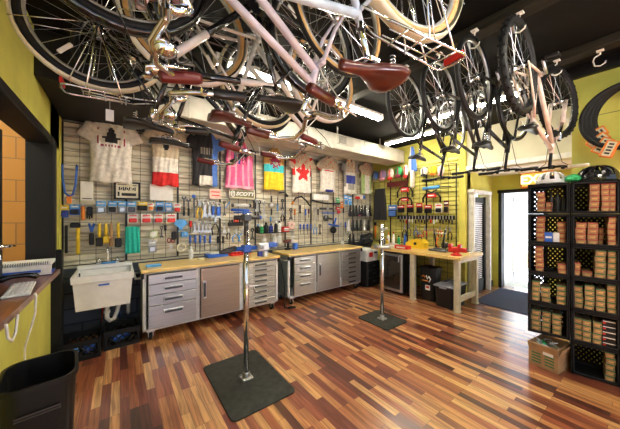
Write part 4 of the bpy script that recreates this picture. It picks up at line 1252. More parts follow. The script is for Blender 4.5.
s = Spot('T', 209, 189, 221, 199); t = flat_sign(s, 'price_card', 'small pink card with red lines between black and pink jerseys', 'card', 'pink_paper')
lines(t, s, [(.2, -.35, .35), (-.15, -.3, .35)], 'cloth_red', y=-.0155, th=.10)
s = Spot('T', 228.5, 189.5, 254.5, 198.8); t = flat_sign(s, 'brand_sign', 'olive sign with white lettering and border below the pink jersey', 'sign', 'olive_sign', 'cream_gloss')
text_mesh('SCOTT', s.h*.52, .003, 'white', 'lettering', t, (s.w*.10, -.020, 0), (PI/2, 0, 0), bold=.004, shear=.25, sx=1.35*.9)
m = MB(); r = s.h*.30; cx_ = -s.w*.36
m.path([(cx_+r*.62*cos(a), -.018, r*sin(a)) for a in [2*PI*k/20 for k in range(20)]], .010, 6, closed=True)
m.path([(cx_+r*.25, -.018, r*.45), (cx_-r*.2, -.018, r*.15), (cx_+r*.2, -.018, -.15*r), (cx_-r*.25, -.018, -r*.45)], .008, 6); m.build('emblem', 'white', t)

# ---- packages
def blister(s, label, head, body, item, name='blister_pack', group=None, hf=.42, cat='packaged part'):
    t = at(s, name, label, cat, group)
    m = MB(); m.box((0, -.004, s.h*(.5-hf/2)), (s.w, .012, s.h*hf), 0, .002); m.box((0, -.004, -s.h*hf/2), (s.w, .008, s.h*(1-hf)), 1, .002)
    peg(m, s.h*.42, 2); m.build('card', [head, body, 'black_satin'], t)
    m = MB(); m.box((0, -.022, -s.h*hf/2), (s.w*.78, .036, s.h*(1-hf)*.74), 0, .010); m.build('contents', item, t)
    m = MB(); m.box((0, -.0115, s.h*(.5-hf/2)), (s.w*.7, .003, s.h*hf*.28)); m.build('print', 'white' if head != 'white' else 'red', t)
    return t
P = blister
P(Spot('T', 60.5, 205, 68.5, 217.5), 'blue package with a yellow header, first in the row nearest the counter', 'yellow', 'blue', 'cloth_navy')
P(Spot('T', 70, 204.5, 80, 215), 'wide blue package with white print between yellow package and orange tool', 'light_blue', 'blue', 'black_plastic')
P(Spot('T', 96, 201, 106, 213.5), 'blue headed clear package under the white sheet', 'light_blue', 'clear_plastic', 'steel')
P(Spot('T', 108, 201, 117, 213), 'blue headed package, first of three below the framed certificate', 'light_blue', 'clear_plastic', 'black_plastic')
P(Spot('T', 118, 201, 126.3, 213), 'blue headed package, second of three below the framed certificate', 'light_blue', 'clear_plastic', 'steel')
P(Spot('T', 127, 201.5, 136, 213), 'blue headed package, third of three below the framed certificate', 'light_blue', 'clear_plastic', 'dark_steel')
P(Spot('T', 137.5, 202, 147, 210.5), 'black package with a yellow stripe beside the blue headed ones', 'yellow', 'black_plastic', 'black_satin')
P(Spot('T', 147.8, 203, 153.5, 210.5), 'small white package with an orange patch under the blank board', 'white', 'white', 'orange')
P(Spot('T', 155.5, 202, 163.6, 211.5), 'pale blue package with a dark disc under the blank board', 'light_blue', 'light_blue', 'black_plastic')
P(Spot('T', 164.8, 203, 172, 211.5), 'pale blue package with a grey tool beside the dark disc one', 'light_blue', 'light_blue', 'steel')
P(Spot('T', 173.5, 203, 180.5, 212.5), 'white and red package at the end of the package row', 'white', 'white', 'red')
for k, (u0, u1) in enumerate(((127.5, 138), (141, 151.5), (153.5, 163), (166, 176))):
    P(Spot('T', u0, 213.8, u1, 223), 'red and white package in the lower row, %s from the teal cloth' % ORD[k], 'white', 'white', 'red', group='red and white packages')
# small card with a round face
s = Spot('T', 149, 229, 157.5, 239.5); t = at(s, 'round_gauge', 'white round gauge with a pale green rim hanging above the steel cabinet', 'gauge')
m = MB(); m.lathe([(.001, -.02), (s.w*.42, -.02), (s.w*.5, -.012), (s.w*.5, .004), (.001, .004)], 20, Rx(-PI/2) @ Matrix.Identity(4)); m.build('dial', 'white', t)
m = MB(); m.lathe([(s.w*.40, .018), (s.w*.48, .024), (s.w*.52, .016)], 20, Rx(PI/2)); m.build('rim', 'cloth_green', t)
P(Spot('T', 148, 240, 156.5, 252.5), 'clear pack of small silver parts under the round gauge', 'clear_plastic', 'clear_plastic', 'steel')

# ---- cloth, cord, brushes near the sink
s = Spot('T', 125.3, 226.5, 139.8, 253); t = at(s, 'teal_towel', 'teal towel hanging from a hook above the white sink', 'towel')
m = MB(); nu, nv = 14, 12; vs = []
for side in (0, 1):
    for j in range(nv+1):
        for i in range(nu+1):
            x, z = i/nu-.5, j/nv-.5
            vs.append((x*s.w*(1-.06*z), -.02-.012*sin(x*19+z*2)-(.014 if side == 0 else 0), z*s.h))
n1 = (nu+1)*(nv+1); fs = []
for j in range(nv):
    for i in range(nu):
        a = j*(nu+1)+i; fs += [(a, a+1, a+nu+2, a+nu+1), (n1+a, n1+a+nu+1, n1+a+nu+2, n1+a+1)]
for j in range(nv):
    for i in (0, nu): a = j*(nu+1)+i; fs.append((a, a+nu+1, n1+a+nu+1, n1+a))
for i in range(nu):
    for j in (0, nv): a = j*(nu+1)+i; fs.append((a, a+1, n1+a+1, n1+a))
m.add(vs, fs, 0, True); m.build('cloth', 'teal', t)
m = MB(); peg(m, s.h*.46, 0, .03); m.build('hook', 'black_satin', t)
s = Spot('T', 62, 165, 77.5, 199); t = at(s, 'blue_lanyard', 'blue cord loop hanging from two pegs above the blue packages', 'cord')
m = MB(); m.path([(-s.w*.46, -.02, s.h*.5), (-s.w*.44, -.02, s.h*.1), (-s.w*.30, -.02, -.32*s.h), (-.04*s.w, -.02, -.42*s.h), (.2*s.w, -.02, -.38*s.h), (.38*s.w, -.02, -.1*s.h), (.48*s.w, -.02, s.h*.5)], .012, 8); m.build('loop', 'blue', t)
m = MB()
for q in (-.46, .48): m.path([(q*s.w, .006, s.h*.5), (q*s.w, -.04, s.h*.5)], .008, 6)
m.build('pegs', 'black_satin', t)
m = MB(); m.box((-.03*s.w, -.02, -.52*s.h), (.05, .016, .10), 0, .006); m.build('tag', 'orange', t)
def handle_tool(s, name, label, cat, build, group=None):
    t = at(s, name, label, cat, group)
    for nm, mats, fn in build:
        m = MB(); fn(m, s.w, s.h); m.build(nm, mats, t)
    return t
def brush(s, label, hmat='yellow', bmat='black_plastic', name='brush'):
    handle_tool(s, name, label, 'brush', [
        ('handle', hmat, lambda m, w, h: m.path([(0, -.02, h*.48), (0, -.022, h*.2), (0, -.025, -h*.12)], [.012, .02, .016], 8)),
        ('bristles', bmat, lambda m, w, h: m.box((0, -.03, -h*.32), (w*.9, .05, h*.36), 0, .012)),
        ('hook', 'black_satin', lambda m, w, h: peg(m, h*.46, 0, .03))])
brush(Spot('T', 95.5, 222.5, 103.5, 246), 'yellow handled brush with black bristles, first right of the blue clip')
brush(Spot('T', 102.5, 222.5, 109.5, 243), 'yellow handled brush with black bristles, second in the row above the sink', 'yellow', 'yellow')
brush(Spot('T', 109, 222, 113.5, 246), 'wooden handled narrow brush hanging between the yellow brushes', 'cardboard_pale', 'cardboard')
brush(Spot('T', 114.5, 222, 122, 247), 'yellow handled brush nearest the teal towel', 'yellow', 'black_plastic')
s = Spot('T', 87.5, 222, 96, 246)
handle_tool(s, 'spring_clamp', 'blue spring clamp hanging beside the yellow brushes', 'clamp', [
    ('handle', 'blue', lambda m, w, h: (m.path([(-w*.3, -.02, h*.45), (0, -.02, h*.1)], .014, 8), m.path([(w*.3, -.02, h*.45), (0, -.02, h*.1)], .014, 8))),
    ('jaw', 'black_plastic', lambda m, w, h: m.box((0, -.022, -h*.2), (w*.6, .04, h*.5), 0, .012)), ('hook', 'black_satin', lambda m, w, h: peg(m, h*.3, 0, .03))])
s = Spot('T', 70, 222, 81, 254)
handle_tool(s, 'cleaning_hammer', 'long yellow handled mallet hanging beside the window jamb', 'mallet', [
    ('handle', 'yellow', lambda m, w, h: m.path([(w*.25, -.025, h*.36), (w*.25, -.025, -h*.5)], .020, 10)),
    ('head', 'black_plastic', lambda m, w, h: m.box((0, -.03, h*.40), (w*.95, .05, h*.16), 0, .012)), ('hook', 'black_satin', lambda m, w, h: peg(m, h*.46, 0, .03))])
s = Spot('T', 64, 225, 69, 253)
handle_tool(s, 'black_strap', 'black strap hanging beside the yellow mallet', 'strap', [('webbing', 'black_satin', lambda m, w, h: m.box((0, -.012, 0), (w*.6, .02, h), 0, .004)), ('hook', 'steel', lambda m, w, h: peg(m, h*.48, 0, .03))])
s = Spot('T', 80.8, 205, 85.5, 221)
handle_tool(s, 'orange_cutter', 'orange handled cutter hanging among the blue packages', 'cutter', [('handle', 'orange', lambda m, w, h: m.box((0, -.016, 0), (w*.8, .03, h*.9), 0, .01)), ('blade', 'steel', lambda m, w, h: m.box((0, -.016, h*.47), (w*.4, .01, h*.14))), ('hook', 'black_satin', lambda m, w, h: peg(m, h*.42, 0, .03))])
s = Spot('T', 85.5, 205, 94, 221)
handle_tool(s, 'work_glove', 'black work gloves hanging beside the orange handled cutter', 'gloves', [
    ('palm', 'black_satin', lambda m, w, h: m.box((0, -.02, .12*h), (w*.75, .04, h*.55), 0, .014)), ('fingers', 'black_satin', lambda m, w, h: [m.path([(q*w*.24, -.022, -.1*h), (q*w*.28, -.024, -.34*h-.05*h*(q == 0))], [.012, .008], 6) for q in (-1, 0, 1)]),
    ('hook', 'steel', lambda m, w, h: peg(m, h*.40, 0, .03))])

# ---- hand tools
def wrench(s, label, mats='steel', hmat=None, name='wrench', group=None, ring=True):
    t = at(s, name, label, 'wrench', group); m = MB(); w, h = s.w, s.h
    r = min(w*.5, h*.16)
    m.prism([(-r*.36, -h*.5+r), (r*.36, -h*.5+r), (r*.30, h*.5-r*1.4), (-r*.30, h*.5-r*1.4)], -.016, -.006)
    top = Tr(0, -.011, h*.5-r) @ Rx(PI/2)
    m.lathe([(r*.42, -.007), (r, -.006), (r, .006), (r*.42, .007)], 14, top, closed=True) if ring else None
    a = [(r*cos(g), -h*.5+r*.8+r*sin(g)) for g in [PI*(.5+.28)+PI*1.0*k/8-PI*.9 for k in range(0)]]
    m.prism([(-r*.9, -h*.5+r*1.2), (-r, -h*.5+r*.4), (-r*.62, -h*.5), (-r*.42, -h*.5+r*.55), (r*.42, -h*.5+r*.55), (r*.62, -h*.5), (r, -h*.5+r*.4), (r*.9, -h*.5+r*1.2), (0, -h*.5+r*1.9)], -.018, -.005)
    m.build('shank', mats, t)
    if hmat: m2 = MB(); m2.box((0, -.012, -h*.05), (r*1.3, .022, h*.52), 0, .006); m2.build('handle', hmat, t)
    m = MB(); peg(m, h*.5-r, 0, .03); m.build('hook', 'black_satin', t)
def pliers(s, label, hmat, name='pliers', group=None, cat='pliers'):
    handle_tool(s, name, label, cat, [
        ('jaw', 'steel', lambda m, w, h: (m.prism([(-.022, 0+h*.14), (.022, h*.14), (.016, h*.34), (.004, h*.5), (-.004, h*.5), (-.016, h*.34)], -.026, -.008), m.lathe([(.001, -.012), (.02, -.012), (.02, .012), (.001, .012)], 10, Tr(0, -.017, h*.16) @ Rx(PI/2)))),
        ('handle', hmat, lambda m, w, h: m.path([(-.008, -.018, h*.12), (-w*.42, -.018, -h*.15), (-w*.30, -.018, -h*.5)], [.009, .012, .010], 8)),
        ('handle', hmat, lambda m, w, h: m.path([(.008, -.018, h*.12), (w*.42, -.018, -h*.15), (w*.30, -.018, -h*.5)], [.009, .012, .010], 8)),
        ('hook', 'black_satin', lambda m, w, h: peg(m, h*.2, 0, .035))], group)
def driver(s, label, hmat, name='screwdriver', group=None, up=True, smat='dark_steel'):
    q = 1 if up else -1
    handle_tool(s, name, label, 'screwdriver', [
        ('handle', hmat, lambda m, w, h: m.lathe([(.001, -h*.25), (.010, -h*.25), (.018, -h*.20), (.016, -.05*h), (.020, .12*h), (.018, .24*h), (.001, .25*h)], 10, Tr(0, -.026, q*h*.25))),
        ('blade', smat, lambda m, w, h: m.tube((0, -.026, 0), (0, -.026, -q*h*.5), .007, .005, 8)),
        ('hook', 'black_satin', lambda m, w, h: m.path([(-.024, .006, q*h*.06), (-.024, -.04, q*h*.06), (.024, -.04, q*h*.06), (.024, .006, q*h*.06)], .003, 5))], group)
def bar_tool(s, name, label, cat, parts, group=None): return handle_tool(s, name, label, cat, parts, group)
def pedal_wrench(s, label, mats='dark_steel', group=None):
    bar_tool(s, 'pedal_wrench', label, 'wrench', [('shank', mats, lambda m, w, h: (m.box((0, -.014, 0), (.022, .012, h*.86), 0, .003), m.prism([(-.03, h*.36), (.03, h*.36), (.034, h*.5), (.012, h*.5), (.012, h*.43), (-.012, h*.43), (-.012, h*.5), (-.034, h*.5)], -.022, -.006))),
        ('handle', 'black_plastic', lambda m, w, h: m.box((0, -.014, -h*.26), (.03, .024, h*.46), 0, .008)), ('hook', 'steel', lambda m, w, h: peg(m, h*.30, 0, .03))], group)
pedal_wrench(Spot('T', 181.5, 196.5, 186, 216), 'long dark pedal wrench, nearest the white and red package')
pedal_wrench(Spot('T', 186.3, 199, 190.5, 216), 'dark pedal wrench, second from the white and red package')
s = Spot('T', 190.5, 195, 197.5, 218)
bar_tool(s, 'chain_whip', 'dark chain whip with a blue tip beside the yellow pliers', 'chain whip', [('bar', 'dark_steel', lambda m, w, h: m.box((0, -.014, -.06*h), (.026, .012, h*.86), 0, .003)), ('tip', 'blue', lambda m, w, h: m.ball((-.01, -.02, h*.44), (.03, .02, .03))),
    ('chain', 'dark_steel', lambda m, w, h: m.path([(0, -.02, h*.34), (w*.4, -.02, h*.3), (w*.42, -.02, h*.05), (w*.1, -.02, -.05*h)], .009, 6)), ('hook', 'steel', lambda m, w, h: peg(m, h*.2, 0, .03))])
pliers(Spot('T', 196, 200, 202.5, 218.5), 'yellow handled pliers hanging between dark chain whip and silver wrenches', 'yellow')
wrench(Spot('T', 201, 198.5, 208, 218.5), 'large silver combination wrench beside the yellow handled pliers')
wrench(Spot('T', 206.8, 201, 211.5, 217), 'slim silver wrench between the large silver and the blue handled wrenches')
wrench(Spot('T', 210.7, 201, 215, 218.5), 'silver wrench with a blue handle under the pink card', 'steel', 'blue')
wrench(Spot('T', 215.5, 202, 221, 219), 'silver ring wrench with a blue lower handle next to the panel seam', 'steel', 'blue')
s = Spot('T', 173.5, 219, 187.5, 231.5)
bar_tool(s, 'saddle_cover', 'bright blue fan-shaped gauge hanging below the package row', 'gauge', [('fan', 'light_blue', lambda m, w, h: m.prism([(-w*.5, h*.12), (-w*.3, h*.42), (0, h*.5), (w*.3, h*.42), (w*.5, h*.12), (w*.12, -h*.2), (-w*.12, -h*.2)], -.022, -.002)), ('tip', 'light_blue', lambda m, w, h: m.prism([(-w*.10, -h*.2), (w*.10, -h*.2), (w*.2, -h*.5), (0, -h*.32), (-w*.2, -h*.5)], -.018, -.002)), ('hook', 'steel', lambda m, w, h: peg(m, h*.35, 0, .03))])
s = Spot('T', 180.5, 231.5, 187.5, 237)
bar_tool(s, 'tube_clamp', 'small blue tube clamp under the fan-shaped gauge', 'clamp', [('block', 'light_blue', lambda m, w, h: m.box((0, -.024, 0), (w, .05, h), 0, .01)), ('screw', 'steel', lambda m, w, h: m.tube((0, -.05, 0), (0, -.08, 0), .01))])
driver(Spot('T', 188, 221, 192.5, 233), 'short red handled screwdriver beside the fan-shaped gauge', 'red')
for k, u in enumerate((194.5, 198.6, 202.5, 206, 209.6)):
    wrench(Spot('T', u-2, 220.5+.3*k, u+2, 233), 'small silver combination wrench, %s from the red screwdriver' % ORD[k], group='small silver wrenches')
pliers(Spot('T', 210.8, 217, 219, 235), 'black handled pliers at the end of the small silver wrenches', 'black_plastic')
for k, u in enumerate((189.8, 194.9, 199.6, 204.3, 209.6)):
    driver(Spot('T', u-2, 235, u+2, 250.5), 'blue handled hex driver, %s from the tape roll, above the bench' % ORD[k], 'blue', 'hex_driver', 'blue hex drivers')
s = Spot('T', 176.5, 243, 185.5, 252); t = at(s, 'tape_roll', 'cream tape roll hanging on a peg above the steel cabinet', 'tape')
m = MB(); r = s.h*.5; m.lathe([(r*.62, -.04), (r, -.04), (r, .0), (r*.62, .0)], 22, Rx(PI/2) @ Tr(0, 0, .04), closed=True); m.build('roll', 'cream_gloss', t)
m = MB(); peg(m, r*.6, 0, .05); m.build('hook', 'black_satin', t)
s = Spot('T', 166.5, 236, 175, 253)
bar_tool(s, 'scissors', 'scissors with dark red handles hanging beside the tape roll', 'scissors', [
    ('blade', 'steel', lambda m, w, h: (m.prism([(-.01, 0), (.008, 0), (-w*.30, -h*.5)], -.018, -.012), m.prism([(.01, 0), (-.008, 0), (w*.2, -h*.5)], -.012, -.006))),
    ('handle', 'cloth_maroon', lambda m, w, h: m.path([(-w*.22+.022*cos(a), -.014, h*.26+.036*sin(a)) for a in [2*PI*k/12 for k in range(12)]], .007, 6, closed=True)),
    ('handle', 'cloth_maroon', lambda m, w, h: m.path([(w*.22+.022*cos(a), -.014, h*.26+.036*sin(a)) for a in [2*PI*k/12 for k in range(12)]], .007, 6, closed=True)), ('hook', 'black_satin', lambda m, w, h: peg(m, h*.30, 0, .03))])
s = Spot('T', 171, 231, 176, 240); bar_tool(s, 'tape_measure', 'black tape measure hanging above the scissors', 'tape measure', [('case', 'black_plastic', lambda m, w, h: m.box((0, -.03, 0), (w, .055, h*.9), 0, .014)), ('hook', 'steel', lambda m, w, h: peg(m, h*.42, 0, .03))])

# middle of the wall
s = Spot('T', 231, 202.5, 250, 208.5)
bar_tool(s, 'silver_axle_bar', 'short thick silver bar hanging level under the olive sign', 'bar', [('bar', 'frame_grey', lambda m, w, h: m.tube((-w*.42, -.03, 0), (w*.42, -.03, 0), .022, None, 12)), ('end_cap', 'dark_steel', lambda m, w, h: m.tube((-w*.5, -.03, 0), (-w*.42, -.03, 0), .034, None, 12)), ('end_cap', 'dark_steel', lambda m, w, h: m.tube((w*.42, -.03, 0), (w*.5, -.03, 0), .034, None, 12)), ('hook', 'black_satin', lambda m, w, h: (m.path([(-w*.2, .006, -.03), (-w*.2, -.06, -.03)], .004, 6), m.path([(w*.2, .006, -.03), (w*.2, -.06, -.03)], .004, 6)))])
s = Spot('T', 233, 211, 250.5, 214)
bar_tool(s, 'blue_alignment_bar', 'thin blue bar hanging level below the thick silver bar', 'bar', [('bar', 'blue', lambda m, w, h: m.tube((-w*.5, -.03, 0), (w*.5, -.03, 0), .013, None, 10)), ('hook', 'black_satin', lambda m, w, h: (m.path([(-w*.3, .006, -.02), (-w*.3, -.045, -.02)], .004, 6), m.path([(w*.3, .006, -.02), (w*.3, -.045, -.02)], .004, 6)))])
wrench(Spot('T', 222.5, 201, 225.5, 216), 'thin dark wrench on the seam next to the thick silver bar', 'dark_steel')
s = Spot('T', 224.5, 199, 230, 209); bar_tool(s, 'spoke_gauge', 'small pale blue slanted spoke gauge under the olive sign', 'gauge', [('blade', 'light_blue', lambda m, w, h: m.box((0, -.014, -h*.1), (.016, .012, h*.8), 0, .003, Ry(.6))), ('hook', 'black_satin', lambda m, w, h: peg(m, h*.3, 0, .03))])
s = Spot('T', 250.5, 200, 254.5, 208); bar_tool(s, 'bench_hook', 'dark double hook at the end of the thick silver bar', 'hook', [('hook', 'dark_steel', lambda m, w, h: m.path([(0, .006, h*.4), (0, -.05, h*.4), (0, -.05, -h*.3), (0, -.03, -h*.5)], .012, 8))])
pliers(Spot('T', 231, 229, 240, 242), 'blue handled long nose pliers spread open beside the repair stand', 'light_blue')
pliers(Spot('T', 237, 228, 247, 241), 'second pair of blue handled pliers just behind the repair stand', 'light_blue')
s = Spot('T', 227.5, 219.5, 243, 226.5)
bar_tool(s, 'multi_tool_rack', 'black tool holder with red sockets behind the repair stand', 'tool holder', [('rail', 'black_plastic', lambda m, w, h: m.box((0, -.03, -h*.15), (w, .06, h*.55), 0, .008))] + [('socket', 'red' if k in (2, 3) else 'dark_steel', (lambda k: lambda m, w, h: m.tube((w*(-.4+.16*k), -.03, h*.1), (w*(-.4+.16*k), -.03, h*.5), .020, None, 8))(k)) for k in range(6)])
s = Spot('T', 261.5, 200, 265.5, 219)
wrench(s, 'long silver headset wrench hanging under the yellow jersey', 'steel')
s = Spot('T', 267.5, 196, 274, 215)
bar_tool(s, 'crank_puller', 'dark tool with a round silver boss under the yellow jersey', 'puller', [('shaft', 'dark_steel', lambda m, w, h: m.tube((0, -.03, -h*.5), (0, -.03, h*.5), .012, None, 8)), ('boss', 'steel', lambda m, w, h: m.lathe([(.001, -.02), (.06, -.02), (.065, 0), (.06, .03), (.001, .03)], 16, Tr(0, -.03, 0) @ Rx(PI/2))), ('hook', 'black_satin', lambda m, w, h: peg(m, h*.3, 0, .02))])
driver(Spot('T', 274.5, 197, 279, 211), 'pale blue handled driver hanging beside the silver boss tool', 'light_blue', up=False)
s = Spot('T', 278, 190.5, 287, 199)
bar_tool(s, 'handlebar_stem', 'black handlebar stem hanging below the gap between the jerseys', 'stem', [('stem', 'dark_steel', lambda m, w, h: m.path([(-w*.5, -.03, h*.2), (w*.1, -.04, h*.3), (w*.5, -.03, -.2*h)], .018, 8)), ('clamp', 'black_satin', lambda m, w, h: m.tube((w*.3, -.01, -.1*h), (w*.3, -.06, -.1*h), .028, None, 10))])
wrench(Spot('T', 280, 199, 284, 210), 'short dark wrench beside the panel seam under the red star jersey', 'dark_steel')
s = Spot('T', 291, 196, 309, 208)
bar_tool(s, 'bent_handlebar', 'black bent handlebar hanging below the red star jersey', 'handlebar', [('bar', 'black_satin', lambda m, w, h: m.path([(-w*.5, -.03, -.2*h), (-w*.3, -.03, .3*h), (0, -.04, .45*h), (w*.3, -.03, .1*h), (w*.5, -.03, -.3*h)], .018, 8)), ('tape_end', 'orange', lambda m, w, h: m.tube((-w*.5, -.03, -.2*h), (-w*.42, -.03, .0), .022, None, 8)), ('hook', 'steel', lambda m, w, h: peg(m, h*.35, 0, .03))])
s = Spot('T', 297, 205, 301.5, 222); driver(s, 'dark hex key hanging under the bent handlebar', 'black_plastic')
s = Spot('T', 303, 209, 306.5, 222); driver(s, 'bright blue screwdriver hanging under the bent handlebar', 'blue', 'screwdriver')
s = Spot('T', 306.2, 209, 309.2, 218); driver(s, 'brown handled screwdriver beside the bright blue one', 'brown_leather')
for k, u in enumerate((299.5, 303, 306.5, 310)):
    driver(Spot('T', u-1.5, 224, u+1.5, 234.5), 'small blue handled driver, %s in the short row above the corner cabinet' % ORD[k], 'blue', 'nut_driver', 'small blue drivers')
s = Spot('T', 286, 221, 294, 229.5)
bar_tool(s, 'bar_tape_reel', 'pale pink reel hanging next to the short row of blue drivers', 'reel', [('reel', 'pink_paper', lambda m, w, h: m.lathe([(.02, -.03), (h*.45, -.03), (h*.45, .03), (.02, .03)], 16, Tr(0, -.035, 0) @ Rx(PI/2), closed=True)), ('hook', 'black_satin', lambda m, w, h: peg(m, .02, 0, .06))])
s = Spot('T', 312, 194.5, 327, 200)
t = flat_sign(s, 'white_switch_box', 'white double box on the wall beneath the plain white jersey', 'box', 'white', None, .05)
m = MB(); m.box((-s.w*.22, -.055, 0), (s.w*.24, .006, s.h*.5)); m.box((s.w*.22, -.055, 0), (s.w*.24, .006, s.h*.5)); m.build('socket', 'frame_grey', t)
s = Spot('T', 311, 200.5, 339, 206)
bar_tool(s, 'long_black_bar', 'long black handlebar hanging level under the white double box', 'handlebar', [('bar', 'black_satin', lambda m, w, h: m.path([(-w*.5, -.04, h*.4), (-w*.25, -.04, .1*h), (0, -.04, -.1*h), (w*.5, -.04, h*.0)], .016, 8)), ('hook', 'steel', lambda m, w, h: (m.path([(-.2*w, .006, -.1*h), (-.2*w, -.05, -.1*h)], .005, 6), m.path([(.25*w, .006, -.1*h), (.25*w, -.05, -.1*h)], .005, 6)))])
s = Spot('T', 319, 206.5, 331, 211)
bar_tool(s, 'grey_stem_bar', 'grey clamped bar hanging under the long black handlebar', 'bar', [('bar', 'dark_steel', lambda m, w, h: m.tube((-w*.5, -.03, 0), (w*.5, -.03, 0), .025, None, 10)), ('clamp', 'steel', lambda m, w, h: m.box((w*.1, -.03, 0), (.08, .06, .08), 0, .01))])
s = Spot('T', 321, 211.5, 333, 214.5)
bar_tool(s, 'blue_straight_bar', 'blue straight bar hanging low above the corner cabinet', 'bar', [('bar', 'blue', lambda m, w, h: m.tube((-w*.5, -.03, 0), (w*.5, -.03, 0), .014, None, 10)), ('hook', 'black_satin', lambda m, w, h: m.path([(0, .006, -.02), (0, -.045, -.02)], .004, 6))])
s = Spot('T', 322, 214.5, 332, 222)
bar_tool(s, 'dark_ratchet', 'dark ratchet head hanging under the blue straight bar', 'ratchet', [('head', 'dark_steel', lambda m, w, h: m.lathe([(.001, -.02), (.07, -.02), (.07, .02), (.001, .02)], 14, Tr(-w*.2, -.03, 0) @ Rx(PI/2))), ('handle', 'black_plastic', lambda m, w, h: m.tube((-w*.1, -.03, 0), (w*.5, -.03, -.02), .018, .02, 8)), ('hook', 'steel', lambda m, w, h: peg(m, .0, 0, .02))])
s = Spot('T', 327, 218, 338, 233)
bar_tool(s, 'blue_chain_tool', 'large blue jointed tool with a black roller above the corner cabinet', 'tool', [('arm', 'blue', lambda m, w, h: (m.path([(-w*.45, -.04, h*.1), (0, -.04, 0), (w*.2, -.04, h*.5)], .022, 8), m.path([(0, -.04, 0), (w*.45, -.04, -.05*h)], .022, 8))), ('roller', 'black_plastic', lambda m, w, h: m.lathe([(.02, -.025), (.075, -.025), (.075, .025), (.02, .025)], 16, Tr(-.05*w, -.04, -.3*h) @ Rx(PI/2), closed=True)), ('hook', 'steel', lambda m, w, h: peg(m, h*.05, 0, .03))])
for k, (u, c) in enumerate(((337.5, 'green'), (341, 'orange'), (337.8, 'red'), (345.5, 'light_blue'), (349.5, 'light_blue'))):
    v = (199, 203, 208, 196, 197)[k]
    P(Spot('T', u-1.7, v-1, u+1.7, v+(6 if k < 3 else 9)), 'tiny %s package hanging below the blue block jersey' % ('green', 'orange', 'red', 'pale blue', 'last pale blue')[k], c, 'clear_plastic', c)
s = Spot('T', 354, 194, 364, 200.5); bar_tool(s, 'folded_cap', 'red, white and blue folded cap under the narrow jersey', 'cap', [('crown', 'cloth_white', lambda m, w, h: m.ball((0, -.05, 0), (w*.45, .05, h*.45))), ('peak', 'cloth_red', lambda m, w, h: m.ball((-w*.3, -.06, -.02), (w*.25, .04, h*.25))), ('band', 'cloth_blue', lambda m, w, h: m.ball((w*.2, -.06, 0), (w*.2, .05, h*.35)))])

# more small tools between the larger ones
for k, (u, v0, v1, kind, c, lab) in enumerate((
    (256.5, 199, 212, 'w', 'steel', 'slim silver wrench just past the seam beside the double hook'),
    (259, 200, 214, 'w', 'dark_steel', 'slim dark wrench beside the long silver headset wrench'),
    (257.5, 214, 225, 'd', 'black_plastic', 'black handled driver above the bottle shelf end'),
    (270, 217, 226, 'd', 'light_blue', 'pale blue handled driver above the bottles'),
    (276, 212, 222, 'w', 'steel', 'short silver wrench above the tall bottles'),
    (282, 211, 221, 'p', 'black_plastic', 'black handled pliers above the red carton'),
    (290.5, 208, 220, 'w', 'dark_steel', 'dark wrench right below the end of the bent handlebar'),
    (294, 209, 221, 'd', 'orange', 'orange handled driver under the bent handlebar'),
    (314.5, 207, 220, 'w', 'steel', 'silver wrench beside the grey clamped bar'),
    (317.3, 209, 221, 'd', 'dark_steel', 'all dark driver beside the grey clamped bar'),
    (314.5, 223, 234, 'p', 'light_blue', 'pale blue handled pliers right of the small blue drivers'),
    (319.5, 224, 235, 'w', 'dark_steel', 'dark wrench under the dark ratchet'),
    (342.5, 207, 219, 'd', 'black_plastic', 'black handled driver beside the saddle display'),
    (340, 222, 234, 'w', 'steel', 'silver wrench above the small oil can'),
    (344.5, 222, 233, 'd', 'blue', 'blue handled driver next to the middle saddle row'),
    (252, 228, 240, 'w', 'dark_steel', 'dark wrench beside the repair stand pole'),
    (224, 222, 234, 'w', 'steel', 'silver wrench under the seam beside the black tool holder'),
    (222.5, 236, 250, 'd', 'black_plastic', 'black handled hex driver at the end of the blue hex drivers'),
    (217.5, 236, 250, 'd', 'black_plastic', 'black handled hex driver next to the blue hex drivers'),
    (228, 228, 239, 'p', 'black_plastic', 'small black handled pliers under the black tool holder'),
    (292, 231, 243, 'w', 'steel', 'silver wrench under the pale pink reel'),
    (334, 202, 209, 'p', 'dark_steel', 'tiny dark pliers right of the long black handlebar'),
    (161.5, 226, 238, 'w', 'dark_steel', 'dark wrench beside the white round gauge'),
    (165, 225, 236, 'd', 'black_plastic', 'black handled driver above the dark red scissors'))):
    sp = Spot('T', u-1.9, v0, u+1.9, v1)
    if kind == 'w': wrench(sp, lab, c)
    elif kind == 'd': driver(sp, lab, c)
    else: pliers(sp, lab, c)
